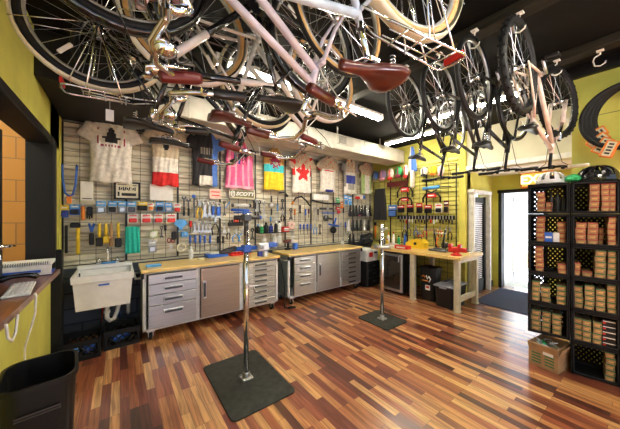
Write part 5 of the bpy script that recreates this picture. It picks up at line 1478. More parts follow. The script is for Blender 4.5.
# ---- wall shelf with bottles over the spray bottles
a0, a1 = on_y(255, 233, GY), on_y(289, 233, GY)
t = thing('wire_shelf', 'black wire shelf carrying bottles between the two cabinets', 'shelf', ((a0.x+a1.x)/2, GY-.10, a0.z))
m = MB(); W = a1.x-a0.x
for y in (-.09, -.03, .03, .09): m.tube((-W/2, y, 0), (W/2, y, 0), .005, None, 6)
for k in range(9): m.tube((-W/2+W*k/8, -.09, 0), (-W/2+W*k/8, .10, 0), .004, None, 6)
m.build('wire_deck', 'black_satin', t)
m = MB(); m.tube((-W/2, -.09, .05), (W/2, -.09, .05), .005, None, 6); m.build('front_rail', 'black_satin', t)
def bottle(loc, h, r, body, cap, label, name='bottle', cat='bottle', group=None, parent_rot=(0, 0, 0), nozzle=False, band=None):
    t = thing(name, label, cat, loc, parent_rot, group)
    m = MB(); m.disc_stack([(r*.94, 0), (r, .01), (r, h*.62), (r*.86, h*.70), (r*.38, h*.80), (r*.36, h*.84)], 14); m.build('body', body, t)
    m = MB()
    if nozzle:
        m.disc_stack([(r*.46, h*.82), (r*.46, h*.90)], 10); m.box((-r*.3, 0, h*.95), (r*1.9, r*.6, h*.10), 0, .006); m.box((-r*1.15, 0, h*.88), (r*.25, r*.4, h*.14), 0, .003, Ry(.4))
    else: m.disc_stack([(r*.48, h*.82), (r*.46, h), ], 10)
    m.build('trigger' if nozzle else 'cap', cap, t)
    if band: m = MB(); m.lathe([(r*1.01, h*.18), (r*1.02, h*.2), (r*1.02, h*.5), (r*1.01, h*.52)], 14); m.build('wrapper', band, t)
    return t
z = a0.z + .005; y = GY - .10
for k, (u, h, r, bm_, cm, lab) in enumerate(((258, .16, .035, 'black_plastic', 'light_blue', 'black bottle with a blue cap at the stand end of the wire shelf'), (261.5, .15, .036, 'green', 'white', 'green bottle with a white cap on the wire shelf'), (266, .19, .05, 'black_plastic', 'black_plastic', 'wide black bottle in the middle of the wire shelf'), (271, .17, .04, 'cloth_navy', 'black_plastic', 'dark blue bottle on the wire shelf'), (276, .21, .036, 'black_plastic', 'white', 'tall black bottle with a white cap on the wire shelf'), (279.3, .22, .035, 'white', 'black_plastic', 'tall white bottle with a black cap on the wire shelf'))):
    p = on_y(u, 230, y); bottle((p.x, y, z), h, r, bm_, cm, lab)
p = on_y(285.3, 230, y); m = MB(); m.box((0, 0, .05), (.14, .09, .10), 0, .008); m.box((0, -.046, .05), (.10, .003, .05), 1)
tag(m.build('red_carton', ['red', 'white'], loc=(p.x, y, z)), 'red carton at the corner end of the wire shelf', 'carton')
# spray bottles hooked below
for k, (u, v0, v1, lab) in enumerate(((264.2, 233.5, 248, 'white spray bottle hung under the wire shelf, nearest the repair stand'), (275, 233.5, 247.5, 'white spray bottle hung under the wire shelf, middle one'), (279.8, 233, 243, 'white spray bottle hung under the wire shelf, nearest the corner'))):
    a, c = on_y(u, v0, GY-.05), on_y(u, v1, GY-.05)
    bottle((a.x, GY-.042, c.z), a.z-c.z, .045, 'white', 'white', lab, 'spray_bottle', nozzle=True)

# ---- saddles on display in the corner
k = 0
for row, (v, us, kinds) in enumerate(((211, [350.2, 353.2, 356.2, 359.2, 362, 364.8, 367.4, 370], 'bbbpbbwb'), (225.5, [348.7, 353, 356.8, 360.6, 364.6, 368.4], 'wbbbwb'), (240, [350, 353.5], 'bb'))):
    for i, u in enumerate(us):
        p = on_y(u, v, GY-.05)
        kd = kinds[i]
        t = thing('display_saddle', '%s saddle, nose up in the %s display row, %s from the long tools' % ({'b': 'black', 'w': 'white', 'p': 'pink edged black'}[kd], ('top', 'middle', 'bottom')[row], ORD[i]), 'saddle', (p.x, GY-.055, p.z), (0, 0, 0), 'saddles on display')
        q = thing('saddle', '', '', (0, 0, 0)); bpy.data.objects.remove(q)
        o = saddle_mesh(None, .062, False).build('shell', {'b': 'black_leather', 'w': 'white_gloss', 'p': 'black_leather'}[kd], t, (0, 0, 0), (0, -PI/2, PI/2))
        m = MB()
        for s_ in (-1, 1): m.path([(s_*.014, .025, .10), (s_*.022, .045, .0), (s_*.045, .025, -.10)], .004, 6)
        m.path([(0, .045, .0), (0, .066, .0)], .006, 6)
        m.build('rails', 'chrome', t)
        if kd == 'p': m = MB(); m.box((0, -.012, -.11), (.08, .012, .03), 0, .004); m.build('stripe', 'cloth_pink', t)
# black shorts and bag beneath
s = Spot('T', 356.5, 232.5, 371, 244); t = at(s, 'black_jacket', 'bundled black jacket hanging low in the room corner', 'jacket')
m = MB(); m.box((0, -.04, 0), (s.w*.6, .09, s.h*.7), 0, .03); m.path([(-s.w*.2, .008, s.h*.5), (-s.w*.2, -.03, s.h*.52), (-s.w*.2, -.03, s.h*.3)], .004, 5)
for q in range(9): m.ball((random.uniform(-.3, .3)*s.w, -.07, random.uniform(-.35, .35)*s.h), (s.w*.24, .06, s.h*.22), 12, 8)
m.build('cloth', 'cloth_black', t)

# ================================================================= BENCH WALL
def cap_(s, label, c1, c2):
    t = at(s, 'cycling_cap', label, 'cap')
    m = MB(); m.ball((0, -.05, s.h*.06), (s.w*.46, .055, s.h*.44), 16, 10); m.build('crown', c1, t)
    m = MB(); m.ball((0, -.085, -s.h*.36), (s.w*.36, .045, s.h*.14), 14, 8); m.build('peak', c2, t)
    m = MB(); m.box((0, -.104, s.h*.05), (s.w*.14, .006, s.h*.6), 0, .002); m.build('stripe', c2, t)
for (u0, v0, u1, v1, c1, c2, lab) in ((373.5, 171.5, 379.5, 181.5, 'cloth_blue', 'cloth_grey', 'blue cycling cap, first of the hanging caps from the corner'), (380, 169.8, 388, 181, 'cloth_purple', 'cloth_rose', 'purple cycling cap, second of the hanging caps'),
        (388.5, 168.5, 395.5, 180.5, 'cloth_white', 'cloth_red', 'white, red and blue cycling cap beside the purple one'), (396.5, 166.5, 404, 178, 'green', 'cloth_maroon', 'green cycling cap hanging among the others'), (404.5, 165, 410, 178.5, 'cloth_white', 'cloth_red', 'white cap with red stripe beside the hanging pennant jersey'),
        (421.5, 167.5, 429.5, 177, 'cloth_white', 'cloth_black', 'white cap with a black stripe behind the handlebars'), (430.5, 166, 438.5, 176, 'cloth_yellow', 'orange', 'yellow and orange cap behind the handlebars'), (438.8, 165.5, 446, 176.5, 'cloth_white', 'cloth_rose', 'white and pink cap, last of the hanging caps')):
    cap_(Spot('B', u0, v0, u1, v1), lab, ['%s' % c1], [c2])
s = Spot('B', 388, 181.5, 408, 186.5); t = at(s, 'display_rail', 'dark brown rail below the row of hanging caps', 'rail'); m = MB(); m.box((0, -.02, 0), (s.w, .04, s.h), 0, .004); m.build('rail_board', 'brown_leather', t)
s = Spot('B', 408, 147, 418, 172)
t = at(s, 'pennant_jersey', 'tall pointed white, blue and red jersey folded above the black handlebars', 'jersey')
def pen(m, w, h):
    n = 10; vs = []; mi = []
    for side in (0, 1):
        for j in range(n+1):
            z = j/n
            for i in range(7):
                x = i/6-.5; vs.append((x*w*(1.0-.72*z**1.3), -.02 - (.05*(1-4*x*x)+.012*sin(14*x)) * (1 if side == 0 else 0), (z-.5)*h))
    fs = []
    for j in range(n):
        for i in range(6):
            a = j*7+i; c = 0 if i < 3 else 1
            if i == 0 and j > 4: c = 2
            fs.append((a, a+1, a+8, a+7)); mi.append(c); fs.append((77+a, 77+a+7, 77+a+8, 77+a+1)); mi.append(c)
    for j in range(n):
        for i in (0, 6): a = j*7+i; fs.append((a, a+7, 77+a+7, 77+a)); mi.append(0)
    for i in range(6):
        for j in (0, n): a = j*7+i; fs.append((a, a+1, 77+a+1, 77+a)); mi.append(0)
    m.add(vs, fs, mi, True)
m = MB(); pen(m, s.w, s.h); m.build('body', ['cloth_white', 'cloth_blue', 'cloth_red'], t)
s = Spot('B', 410, 171, 417.5, 188); t = at(s, 'white_sock', 'long white sock hanging below the pointed jersey', 'sock')
m = MB(); m.path([(0, -.04, s.h*.5), (0, -.045, 0), (0, -.05, -s.h*.3), (0, -.06, -s.h*.5)], [s.w*.45, s.w*.42, s.w*.40, s.w*.30], 12, flat=(1, .5)); m.build('leg_knit', 'cloth_white', t)
s = Spot('B', 374.5, 189, 387, 220); t = at(s, 'bib_shorts', 'black bib shorts hanging on the bench wall near the corner', 'shorts')
m = MB(); m.prism([(-.36*s.w, .5*s.h), (.36*s.w, .5*s.h), (.45*s.w, .1*s.h), (.5*s.w, -.5*s.h), (.06*s.w, -.5*s.h), (0, -.15*s.h), (-.06*s.w, -.5*s.h), (-.5*s.w, -.5*s.h), (-.45*s.w, .1*s.h)], -.05, -.0015); m.build('leg_cloth', 'cloth_black', t)
s = Spot('B', 388.5, 205, 397, 217); P(s, 'blue and white glove pack hanging beside the black bib shorts', 'cloth_blue', 'cloth_black', 'cloth_blue')
# u-locks with red labels
def lock(s, label):
    t = at(s, 'cable_lock', label, 'lock')
    w, h = s.w, s.h
    m = MB(); m.path([(-w*.48, -.04, -h*.45), (-w*.5, -.04, 0), (-w*.36, -.04, h*.36), (0, -.04, h*.5), (w*.36, -.04, h*.36), (w*.5, -.04, 0), (w*.48, -.04, -h*.45)], .018, 10); m.build('shackle', 'black_satin', t)
    m = MB(); m.box((0, -.035, h*.24), (w*.5, .05, h*.40), 0, .008); m.build('wrapper', 'red', t)
    m = MB(); m.box((0, -.062, h*.24), (w*.34, .003, h*.12)); m.build('print', 'white', t)
    m = MB(); m.path([(0, .006, h*.52), (0, -.06, h*.52)], .005, 6); m.build('hook', 'steel', t)
lock(Spot('B', 398.5, 186.5, 413.5, 198), 'black cable lock with a red wrapper, topmost near the white sock')
lock(Spot('B', 399, 197.5, 413, 206), 'black cable lock with a red wrapper, below the topmost one')
lock(Spot('B', 424, 193, 441.5, 203), 'wide black cable lock with a red wrapper under the blue tube')
for k, (u0, u1, v0, v1) in enumerate(((398, 404.5, 205, 212.5), (407, 413.5, 204, 212.5), (416.5, 422.5, 203, 213), (424.5, 432, 205, 213))):
    P(Spot('B', u0, v0, u1, v1), 'red and black light pack, %s in the row above the tool strip' % ORD[k], 'red', 'black_plastic', 'black_satin', group='red light packs')
P(Spot('B', 435.5, 203.5, 442.5, 213), 'white framed pack with a black part above the tool strip', 'white', 'white', 'black_plastic')
P(Spot('B', 444, 200.5, 449, 213), 'brown pack hanging between white framed pack and blue topped bottle', 'brown_leather', 'cardboard', 'black_plastic')
s = Spot('B', 424, 186, 442, 190.5); t = at(s, 'blue_tube_pump', 'blue tube pump hanging level under the caps', 'pump')
m = MB(); m.tube((-s.w*.5, -.04, 0), (s.w*.42, -.04, .02), .036, None, 14); m.build('barrel', 'light_blue', t)
m = MB(); m.tube((s.w*.42, -.04, .02), (s.w*1.0, -.04, .0), .012, None, 8); m.build('rod', 'dark_steel', t)
m = MB(); m.path([(-s.w*.3, -.04, -.04), (0, -.05, -.09), (s.w*.3, -.04, -.04)], .014, 8); m.build('hose', 'black_satin', t)
# magnetic strip with tools
s = Spot('B', 398, 215.5, 455, 219.5); t = at(s, 'magnetic_strip', 'long black magnetic tool strip across the bench wall', 'tool strip')
m = MB(); m.box((0, -.012, 0), (s.w, .032, s.h), 0, .004); m.build('strip_bar', 'black_satin', t)
for k in range(18):
    u = 400.5 + 3.05*k; c = ['steel', 'dark_steel', 'steel', 'frame_grey', 'red', 'dark_steel'][(k*5+k//4) % 6]
    p = on_x(u, 218.5, GX-.036)
    tt = thing('strip_tool', '%s small hand tool held on the magnetic strip, %s from the corner' % ({'steel': 'steel', 'dark_steel': 'dark', 'frame_grey': 'pale grey', 'red': 'red'}[c], ORD[k]), 'hand tool', (GX-.0355, p.y, p.z), (0, 0, -PI/2), 'tools on the magnetic strip')
    h = .11 + .03*((k*7) % 3)
    m = MB(); m.box((0, -.008, .02), (.022, .014, h*.6), 0, .004); m.tube((0, 0, .01), (0, .036, .01), .004, None, 6); m.build('blade', 'steel', tt)
    m = MB(); m.box((0, -.010, -h*.42), (.030, .02, h*.55), 0, .007); m.build('handle', c if c != 'steel' else 'black_plastic', tt)
# lower tools over the bench
for k, (u, v0, v1, c, nm, lab) in enumerate(((405, 224, 238, 'black_plastic', 'pliers', 'black handled pliers, nearest the corner above the bench'), (409.5, 222, 236, 'dark_steel', 'pliers', 'dark pliers next to the black handled pair'), (416.5, 225, 237, 'blue', 'pliers', 'dark blue handled pliers above the yellow case'), (420.5, 231, 239, 'red', 'pliers', 'small red handled cutters above the yellow case'), (425.5, 226, 237, 'red', 'pliers', 'red handled pliers beside the truing stand'), (440.5, 226, 237, 'red', 'pliers', 'red handled pliers on the far side of the truing stand'), (446.5, 226, 240, 'dark_steel', 'pliers', 'dark long pliers near the end of the grid'), (450.5, 226, 240, 'black_plastic', 'pliers', 'black handled cutters at the end of the grid'))):
    pliers(Spot('B', u-2.4, v0, u+2.4, v1), lab, c)
for k, (u0, u1) in enumerate(((442, 450),)):
    s = Spot('B', u0, 241, u1, 249); bar_tool(s, 'freewheel_tool', 'dark freewheel tool hanging beside the truing stand', 'tool', [('body', 'dark_steel', lambda m, w, h: m.lathe([(.02, -.03), (h*.4, -.03), (h*.4, .03), (.02, .03)], 14, Tr(0, -.035, 0) @ Rx(PI/2), closed=True)), ('hook', 'steel', lambda m, w, h: peg(m, h*.3, 0, .04))])
s = Spot('B', 428.5, 228, 438, 232); bar_tool(s, 'orange_level', 'orange and silver level bar hanging behind the truing stand', 'bar', [('bar', 'cardboard_pale', lambda m, w, h: m.box((0, -.02, 0), (w, .03, h*.6), 0, .004)), ('hook', 'steel', lambda m, w, h: m.path([(0, .006, h*.2), (0, -.03, h*.2)], .004, 6))])
s = Spot('B', 374.5, 222, 378, 238); bar_tool(s, 'red_pump', 'orange-red mini pump hanging in the corner above the bench', 'pump', [('barrel', 'orange', lambda m, w, h: m.tube((0, -.03, -h*.5), (0, -.03, h*.3), .025, None, 10)), ('handle', 'black_plastic', lambda m, w, h: m.tube((0, -.03, h*.3), (0, -.03, h*.5), .03, None, 10))])

# ---- things standing on the bench (top at .93)
BT = .9305
def bp(u, v): p = on_z(u, v, BT); return (min(max(p.x, 4.5), 5.28), min(p.y, 3.62), BT)
for k, (u, v, h, r, bm_, cm, lab) in enumerate(((381, 246, .20, .035, 'black_plastic', 'black_plastic', 'black oil bottle in the corner of the workbench'), (384, 245, .24, .032, 'cloth_navy', 'white', 'dark blue bottle with white cap in the bench corner'), (389.5, 243.5, .28, .032, 'white', 'orange', 'tall white bottle with an orange cap at the bench corner'), (392.5, 246, .24, .034, 'white', 'white', 'white bottle in front of the orange capped one'), (394.8, 243, .30, .028, 'white', 'red', 'tall white bottle with a red cap on the bench'), (398.6, 244, .22, .034, 'green', 'black_plastic', 'green bottle standing behind the yellow case'), (403, 243.5, .26, .030, 'blue', 'blue', 'slim blue bottle standing behind the yellow case'), (386.5, 246.5, .16, .03, 'yellow', 'red', 'small yellow bottle with a red cap in the bench corner'))):
    p = ((4.66, 3.60), (4.80, 3.63), (4.97, 3.62), (4.98, 3.49), (5.16, 3.61), (5.16, 3.47), (5.22, 3.35), (4.81, 3.53))[k]; bottle((p[0], p[1], BT), h, r, bm_, cm, lab, 'oil_bottle', group=None)
t = thing('tool_case', 'yellow plastic tool case standing on the wooden workbench', 'case', (4.98, 2.92, BT), (0, 0, -PI/2))
m = MB(); m.prism([(-.20, 0), (.20, 0), (.20, .12), (.14, .19), (-.02, .19), (-.20, .10)], -.10, .10); m.build('body', 'yellow', t)
m = MB(); m.path([(-.05, -.0, .185), (-.04, 0, .225), (.10, 0, .225), (.11, 0, .185)], .012, 8); m.lathe([(.001, 0), (.03, 0), (.03, .008), (.001, .008)], 14, Tr(.02, -.10, .10) @ Rx(PI/2)); m.build('handle', 'black_plastic', t)
m = MB(); m.box((0, 0, .035), (.30, .14, .07), 0, .008); m.box((0, -.071, .035), (.2, .003, .03), 1)
tag(m.build('red_box', ['red', 'white'], loc=(4.62, 3.02, BT), rot=(0, 0, -PI/2)), 'flat red box on the bench edge before the yellow case', 'box')
m = MB()
for k in range(3): m.box((0, 0, .012+k*.02), (.26-.02*k, .20, .018), 0, .002, Rz(.1*k))
tag(m.build('paper_tray', 'white', loc=(4.72, 3.34, BT)), 'white trays stacked on the bench beside the red box', 'tray')
t = thing('truing_stand', 'dark wheel truing stand with two upright arms on the workbench', 'truing stand', (4.88, 2.40, BT), (0, 0, -PI/2))
m = MB(); m.box((0, 0, .02), (.34, .22, .04), 0, .012); m.box((0, 0, .05), (.2, .12, .03), 0, .01); m.build('base', 'dark_steel', t)
for s_ in (-1, 1):
    m = MB(); m.path([(s_*.06, 0, .06), (s_*.075, 0, .2), (s_*.11, .0, .42)], [.022, .018, .014], 8); m.build('arm', 'black_satin', t)
m = MB(); m.tube((-.12, 0, .34), (.12, 0, .34), .012, None, 8); m.build('crossbar', 'steel', t)
m = MB(); m.path([(0, -.03, .06), (0, -.12, .16), (0, -.08, .24)], .012, 8); m.ball((0, -.08, .245), .022); m.build('caliper', 'orange', t)
t = thing('bench_vise', 'red steel bench vise clamped at the doorway end of the workbench', 'vise', (4.60, 1.98, BT), (0, 0, -PI/2+.2))
m = MB(); m.lathe([(.001, 0), (.085, 0), (.085, .018), (.05, .03), (.05, .055), (.001, .055)], 18); m.box((-.03, 0, .10), (.17, .09, .09), 0, .014); m.box((-.085, 0, .165), (.05, .14, .06), 0, .01); m.build('body', 'red', t)
m = MB(); m.box((.10, 0, .10), (.13, .075, .075), 0, .012); m.box((.055, 0, .165), (.05, .14, .06), 0, .01); m.build('moving_jaw', 'red', t)
m = MB(); m.tube((.16, 0, .09), (.24, 0, .09), .014, None, 10); m.tube((.225, -.10, .07), (.225, .10, .11), .008, None, 8); m.ball((.225, -.10, .07), .014); m.ball((.225, .10, .11), .014); m.build('screw_handle', 'steel', t)
# ---- on the cabinets
WT = .9305
def wp(u, v): p = on_z(u, v, WT); return Vector((p.x, min(max(p.y, 3.86), 4.30), WT))
p = wp(190.7, 259); bottle((p.x, p.y, WT), .20, .034, 'white', 'white', 'white can standing on the worktop beneath the blue drivers', 'can')
p = wp(215, 256); t = thing('parts_box', 'blue and white flat parts box on the worktop behind the repair stand', 'box', p, (0, 0, .1)); m = MB(); m.box((0, 0, .03), (.34, .16, .06), 0, .006); m.build('body', 'blue', t); m = MB(); m.box((.02, -.02, .066), (.28, .14, .012), 0, .004); m.build('lid', 'white', t)
m = MB(); m.box((0, 0, .012), (.10, .05, .024), 0, .006); tag(m.build('soap_bar', 'cream_gloss', loc=wp(201, 259.5)), 'pale wedge lying on the worktop beside the flat parts box', 'block')
p = wp(238, 254.3); p.y -= .02; t = thing('parts_tray', 'red tray of small compartments on the worktop behind the repair stand', 'tray', p)
m = MB(); m.box((0, 0, .012), (.34, .14, .024), 0, .004); m.build('base', 'red', t)
for k in range(5): m = MB(); m.lathe([(.001, .024), (.03, .024), (.032, .05), (.024, .052), (.022, .03), (.001, .03)], 12, Tr(-.13+.065*k, 0, 0)); m.build('cup', 'red', t)
m = MB(); m.box((0, 0, .05), (.09, .07, .10), 0, .006); tag(m.build('blue_block', 'cloth_navy', loc=wp(260.5, 256)), 'small dark blue block on the worktop in front of the stand clamp', 'block')
p = wp(286.5, 249.5); p.x = max(p.x, x2+.10); t = thing('drill', 'dark red cordless drill standing on the corner cabinet worktop', 'drill', p)
m = MB(); m.box((0, 0, .02), (.11, .07, .04), 0, .008); m.box((.01, 0, .09), (.045, .045, .12), 0, .01); m.build('grip', 'black_plastic', t)
m = MB(); m.path([(-.10, 0, .17), (-.04, 0, .17), (.07, 0, .175)], [.018, .035, .034], 12); m.build('motor', 'brown_leather', t)
p = wp(292, 249); p.x += .05; m = MB(); m.disc_stack([(.05, 0), (.055, .01), (.055, .11), (.05, .12)], 16); tag(m.build('blue_jar', 'blue', loc=p), 'blue jar beside the drill on the corner cabinet', 'jar')
p = wp(342.5, 245); t = thing('oil_can', 'small silver and white oil can near the wall end of the worktop', 'oil can', p); m = MB(); m.disc_stack([(.04, 0), (.042, .06), (.02, .10)], 14); m.build('body', 'white', t); m = MB(); m.path([(0, 0, .10), (0, 0, .14), (.04, 0, .20)], [.014, .010, .004], 8); m.build('spout', 'steel', t)
# ================================================================= CRATE SHELF
# crates lie on their sides, open face to the room; local frame: x along the front, -y towards the room, z up
ANG = math.atan2(3.77-3.66, .82-.18)
CW, CD = .335, .30
def crate_side():
    """crate lying on its side: w x h front opening, lattice back"""
    m = MB(); w, h, d, th = .33, .325, .29, .012
    for s in (-1, 1):
        m.box((s*(w/2-th/2), 0, h/2), (th, d, h-.0)); 
        m.box((0, 0, h/2+s*(h/2-th/2)), (w, d, th))
        m.box((s*(w/2-.012), -d/2+.012, h/2), (.024, .024, h), 0, .004); m.box((0, -d/2+.012, h/2+s*(h/2-.012)), (w, .024, .024), 0, .004)
        m.box((s*(w/2-.02), d/2-.01, h/2), (.04, .02, h)); m.box((0, d/2-.01, h/2+s*(h/2-.02)), (w, .02, .04))
    n = 7; a, c = -w/2+.03, w/2-.03; z0, z1 = .035, h-.035
    L, H = c-a, z1-z0
    for g in (-1, 1):
        for k in range(-n, 2*n):
            xa = a + L*k/n; pts = []
            x0_, z0_, x1_, z1_ = xa, z0, xa + g*H*.7, z1
            # clip in x
            t0, t1 = 0., 1.
            dx = x1_-x0_
            for lim, sg in ((a, 1), (c, -1)):
                f0 = (x0_-lim)*sg; f1 = (x1_-lim)*sg
                if f0 < 0 and f1 < 0: t0 = 2
                elif f0 < 0: t0 = max(t0, f0/(f0-f1))
                elif f1 < 0: t1 = min(t1, f0/(f0-f1))
            if t1-t0 < .08: continue
            m.path([(x0_+dx*t0, d/2-.006, z0+H*t0), (x0_+dx*t1, d/2-.006, z0+H*t1)], .0095, 4)
    return m.mesh('milk_crate', 'crate_black')
CS = crate_side()
fr = Vector((3.66, .82, 0)); dirx = Vector((3.77-3.66, .18-.82, 0)).normalized()    # front edge, running away from the door
back = Vector((-dirx.y, dirx.x, 0))
if back.x < 0: back = -back
RZ = math.atan2(dirx.y, dirx.x)
ROWH = .3275
def cpos(col, row, x, y, z):     # x along the front from the crate's door side, y depth from the front, z above the crate's floor
    p = fr + dirx*(col*(CW+.003)+x) + back*y
    return Vector((p.x, p.y, row*ROWH + z))
ROWN = ['bottom', 'second lowest', 'third lowest', 'third highest', 'second highest', 'top']
for col in range(2):
    for row in range(6):
        if (col, row) == (0, 0): continue
        p = cpos(col, row, CW/2, .145+.0, 0)
        o = link('milk_crate', CS, None, (p.x, p.y, row*ROWH+.001), (0, 0, RZ))
        tag(o, 'black lattice crate, %s of the stack %s' % (ROWN[row], ('beside the doorway', 'in the middle', 'farthest from the doorway')[col]), 'crate', 'stacked milk crates')
def carton(w, h, d, stripe):
    m = MB(); m.box((0, 0, h/2), (w, d, h), 0, .002)
    m.box((0, -.0006, h-.006), (w+.0012, d+.0012, .011), 1)
    m.box((-.0, -d/2-.0004, h*.42), (w*.55, .001, h*.22), 2); m.box((w*.38, -d/2-.0004, h*.3), (w*.1, .001, h*.3), 1)
    return m
CART = {}
def tube_box(col, row, xc, n0, w, h, d, stripe, yf, k, lab, grp, rz=0., tone='cardboard'):
    key = (round(w, 3), round(h, 3), round(d, 3), stripe, tone)
    if key not in CART: CART[key] = carton(w, h, d, stripe).mesh('tube_carton', [tone, stripe, 'cloth_ochre'])
    p = cpos(col, row, xc, yf + d/2, .0135 + n0)
    tag(link('tube_carton', CART[key], None, p, (0, 0, RZ+rz)), lab, 'box', grp)
SH = ['beside the doorway', 'in the middle stack', 'in the far stack']
def stack(col, row, u0, u1, n, side=False, stripe='box_red', h=None, front=0., note='', tone='cardboard', dark=False):
    """u0,u1: photo columns of the stack's face"""
    a, c = ux(col, row, u0), ux(col, row, u1)
    w = c - a
    sh = max(0, .027 - a) - max(0, c - (CW - .027)) if w < CW - .054 else 0
    a, c = a + sh, c + sh
    h = h or .056
    yf = .027 + front
    where = '%s stack of %s cartons %s, %s crate %s' % (note, 'red edged' if stripe == 'box_red' else 'green edged', 'end on' if side else 'face on', ROWN[row], SH[col])
    for k in range(n):
        dx = random.uniform(-.003, .003)
        tube_box(col, row, (a+c)/2+dx, k*(h+.0008), w-.004, h, min(.20 if not side else .235, .268-yf), stripe, yf, k, ('%s edged carton, %s stack, %s crate %s' % ('red' if stripe == 'box_red' else 'green', note, ROWN[row], SH[col])), 'cartons in the %s stack, %s crate %s' % (note, ROWN[row], SH[col]), random.uniform(-.02, .02), tone)
def ux(col, row, u):             # where the sight line through photo column u meets the crates' front plane
    r = sight(u, 214.5); n = Vector((-dirx.y, dirx.x, 0))
    d = n.dot(fr) / (n.x*r[0] + n.y*r[1])
    p = Vector((r[0]*d, r[1]*d, 0))
    return (p-fr).dot(dirx) - col*(CW+.003)
# top crates
stack(0, 5, 536.5, 545, 4, True, front=.02, note='door side'); stack(0, 5, 545.6, 552.8, 2, front=.04, note='middle')
stack(1, 5, 589.5, 600, 5, note='first'); stack(1, 5, 601.5, 610.5, 5, note='second')
stack(1, 5, 611.8, 618.3, 5, note='third')
stack(0, 4, 536, 545, 5, True, front=.02, note='door side'); stack(0, 4, 561.5, 570.5, 4, front=.03, note='last')
stack(1, 4, 575.5, 586.5, 4, note='first', front=.01); stack(1, 4, 587.8, 599, 4, note='second', front=.02); stack(1, 4, 600.5, 606, 3, True, note='dark gap', front=.12)
stack(1, 4, 609.5, 618.3, 5, note='pale last', tone='cardboard_pale')
stack(0, 3, 535, 543.5, 5, True, front=.01, note='door side'); stack(0, 3, 561, 570, 2, note='last')
stack(1, 3, 574.5, 580.5, 2, True, note='first', front=.0, stripe='box_red', h=.07); stack(1, 3, 582, 593, 1, note='second', front=.03); stack(1, 3, 595, 606.3, 5, stripe='box_green', note='third')
stack(1, 3, 609, 618.3, 5, stripe='box_green', note='fourth')
stack(0, 2, 531.5, 540, 4, stripe='box_green', note='first'); stack(0, 2, 541, 550.5, 3, stripe='box_green', note='second', front=.02); stack(0, 2, 559, 569, 4, stripe='box_green', note='last', h=.052)
stack(1, 2, 574.5, 583.5, 4, stripe='box_green', note='first', front=.02); stack(1, 2, 584.8, 595, 5, stripe='box_green', note='second', h=.050); stack(1, 2, 596, 606, 4, stripe='box_green', note='third')
stack(1, 2, 608.5, 618.3, 5, stripe='box_green', note='fourth')
stack(0, 1, 530.5, 540, 4, True, stripe='box_green', note='first', front=.02); stack(0, 1, 542, 551, 4, stripe='box_green', note='second', front=.03); stack(0, 1, 552, 561.5, 4, stripe='box_green', note='third', front=.01)
stack(1, 1, 572.5, 581.5, 4, stripe='box_green', note='first', front=.02); stack(1, 1, 582.8, 592, 4, stripe='box_green', note='second'); stack(1, 1, 593, 602.2, 4, stripe='box_green', note='third')
stack(1, 0, 605.8, 616.3, 5, stripe='box_green', note='only')
# black boxes with red print
m = MB(); m.box((0, 0, .026), (.092, .2, .052), 0, .003); m.box((0, -.1005, .036), (.08, .002, .008), 1); m.box((-.03, -.1005, .018), (.02, .002, .014), 2)
BB_ = m.mesh('black_carton', ['black_satin', 'white', 'red'])
a = ux(1, 1, 604.5); b_ = ux(1, 1, 612.5)
for k in range(5):
    tag(link('black_carton', BB_, None, cpos(1, 1, .262, .135, .0135+.0528*k), (0, 0, RZ)), 'black carton with white and red print, %s from the bottom of its stack' % ORD[k], 'box', 'black cartons in the crate')
# black bottles in the top crate, dark tyres tubes
for k, x in enumerate((.192, .243, .294)):
    p = cpos(0, 5, x, .09, .0135)
    bottle(p, .23, .024, 'black_plastic', 'black_satin', 'black bottle standing in the top crate beside the doorway, %s from its cartons' % ORD[k], 'water_bottle', group='black bottles in the top crate')
m = MB(); m.box((0, 0, .03), (.15, .12, .06), 0, .006); m.box((0, -.061, .03), (.12, .003, .02), 1)
tag(m.build('blue_case', ['cloth_navy', 'white'], loc=cpos(0, 5, ux(0, 5, 549.5), .14, .255), rot=(0, 0, RZ)), 'pale blue striped packet tucked above the cartons in the top crate', 'packet') if False else None
t = thing('tube_pack', 'blue, grey and red tube package in the second highest crate beside the doorway', 'package', cpos(0, 4, ux(0, 4, 553), .115, .0135), (0, 0, RZ))
m = MB(); m.box((-.035, 0, .055), (.065, .15, .11), 0, .004); m.build('body', 'blue', t)
m = MB(); m.box((.025, 0, .06), (.05, .15, .10), 0, .004); m.box((.025, 0, .006), (.05, .15, .010), 1); m.build('end_panel', ['frame_grey', 'red'], t)
m = MB(); m.box((-.035, -.076, .06), (.05, .002, .02)); m.build('print', 'white', t)
# big cardboard box in front of the bottom crate
p = cpos(0, 0, ux(0, 0, 546), .02, 0)
pa, pb = on_z(528.5, 362.5, 0), on_z(558, 375, 0)
dv = (pb-pa); ang = math.atan2(dv.y, dv.x); W = dv.length
nrm = Vector((-dv.y, dv.x, 0)).normalized()
if nrm.x < 0: nrm = -nrm
D_ = .33; H_ = .25
cen = (pa+pb)/2 + nrm*D_/2
t = thing('cardboard_box', 'open cardboard box of loose wrappers standing before the bottom crate', 'box', (cen.x, cen.y, 0), (0, 0, ang))
m = MB(); th = .006
m.box((0, 0, th/2), (W, D_, th)); m.box((0, -D_/2+th/2, H_/2), (W, th, H_)); m.box((0, D_/2-th/2, H_/2), (W, th, H_))
for s in (-1, 1): m.box((s*(W/2-th/2), 0, H_/2), (th, D_-2*th, H_))
m.build('body', 'cardboard', t)
for s in (-1, 1):
    m = MB(); m.box((0, -D_/2-.02, H_-.03), (W*.98, .005, .07), 0, 0, Rx(.35)) if s < 0 else m.box((W/2+.02, 0, H_-.03), (.005, D_*.9, .07), 0, 0, Ry(.35)); m.build('flap', 'cardboard_pale', t)
m = MB()
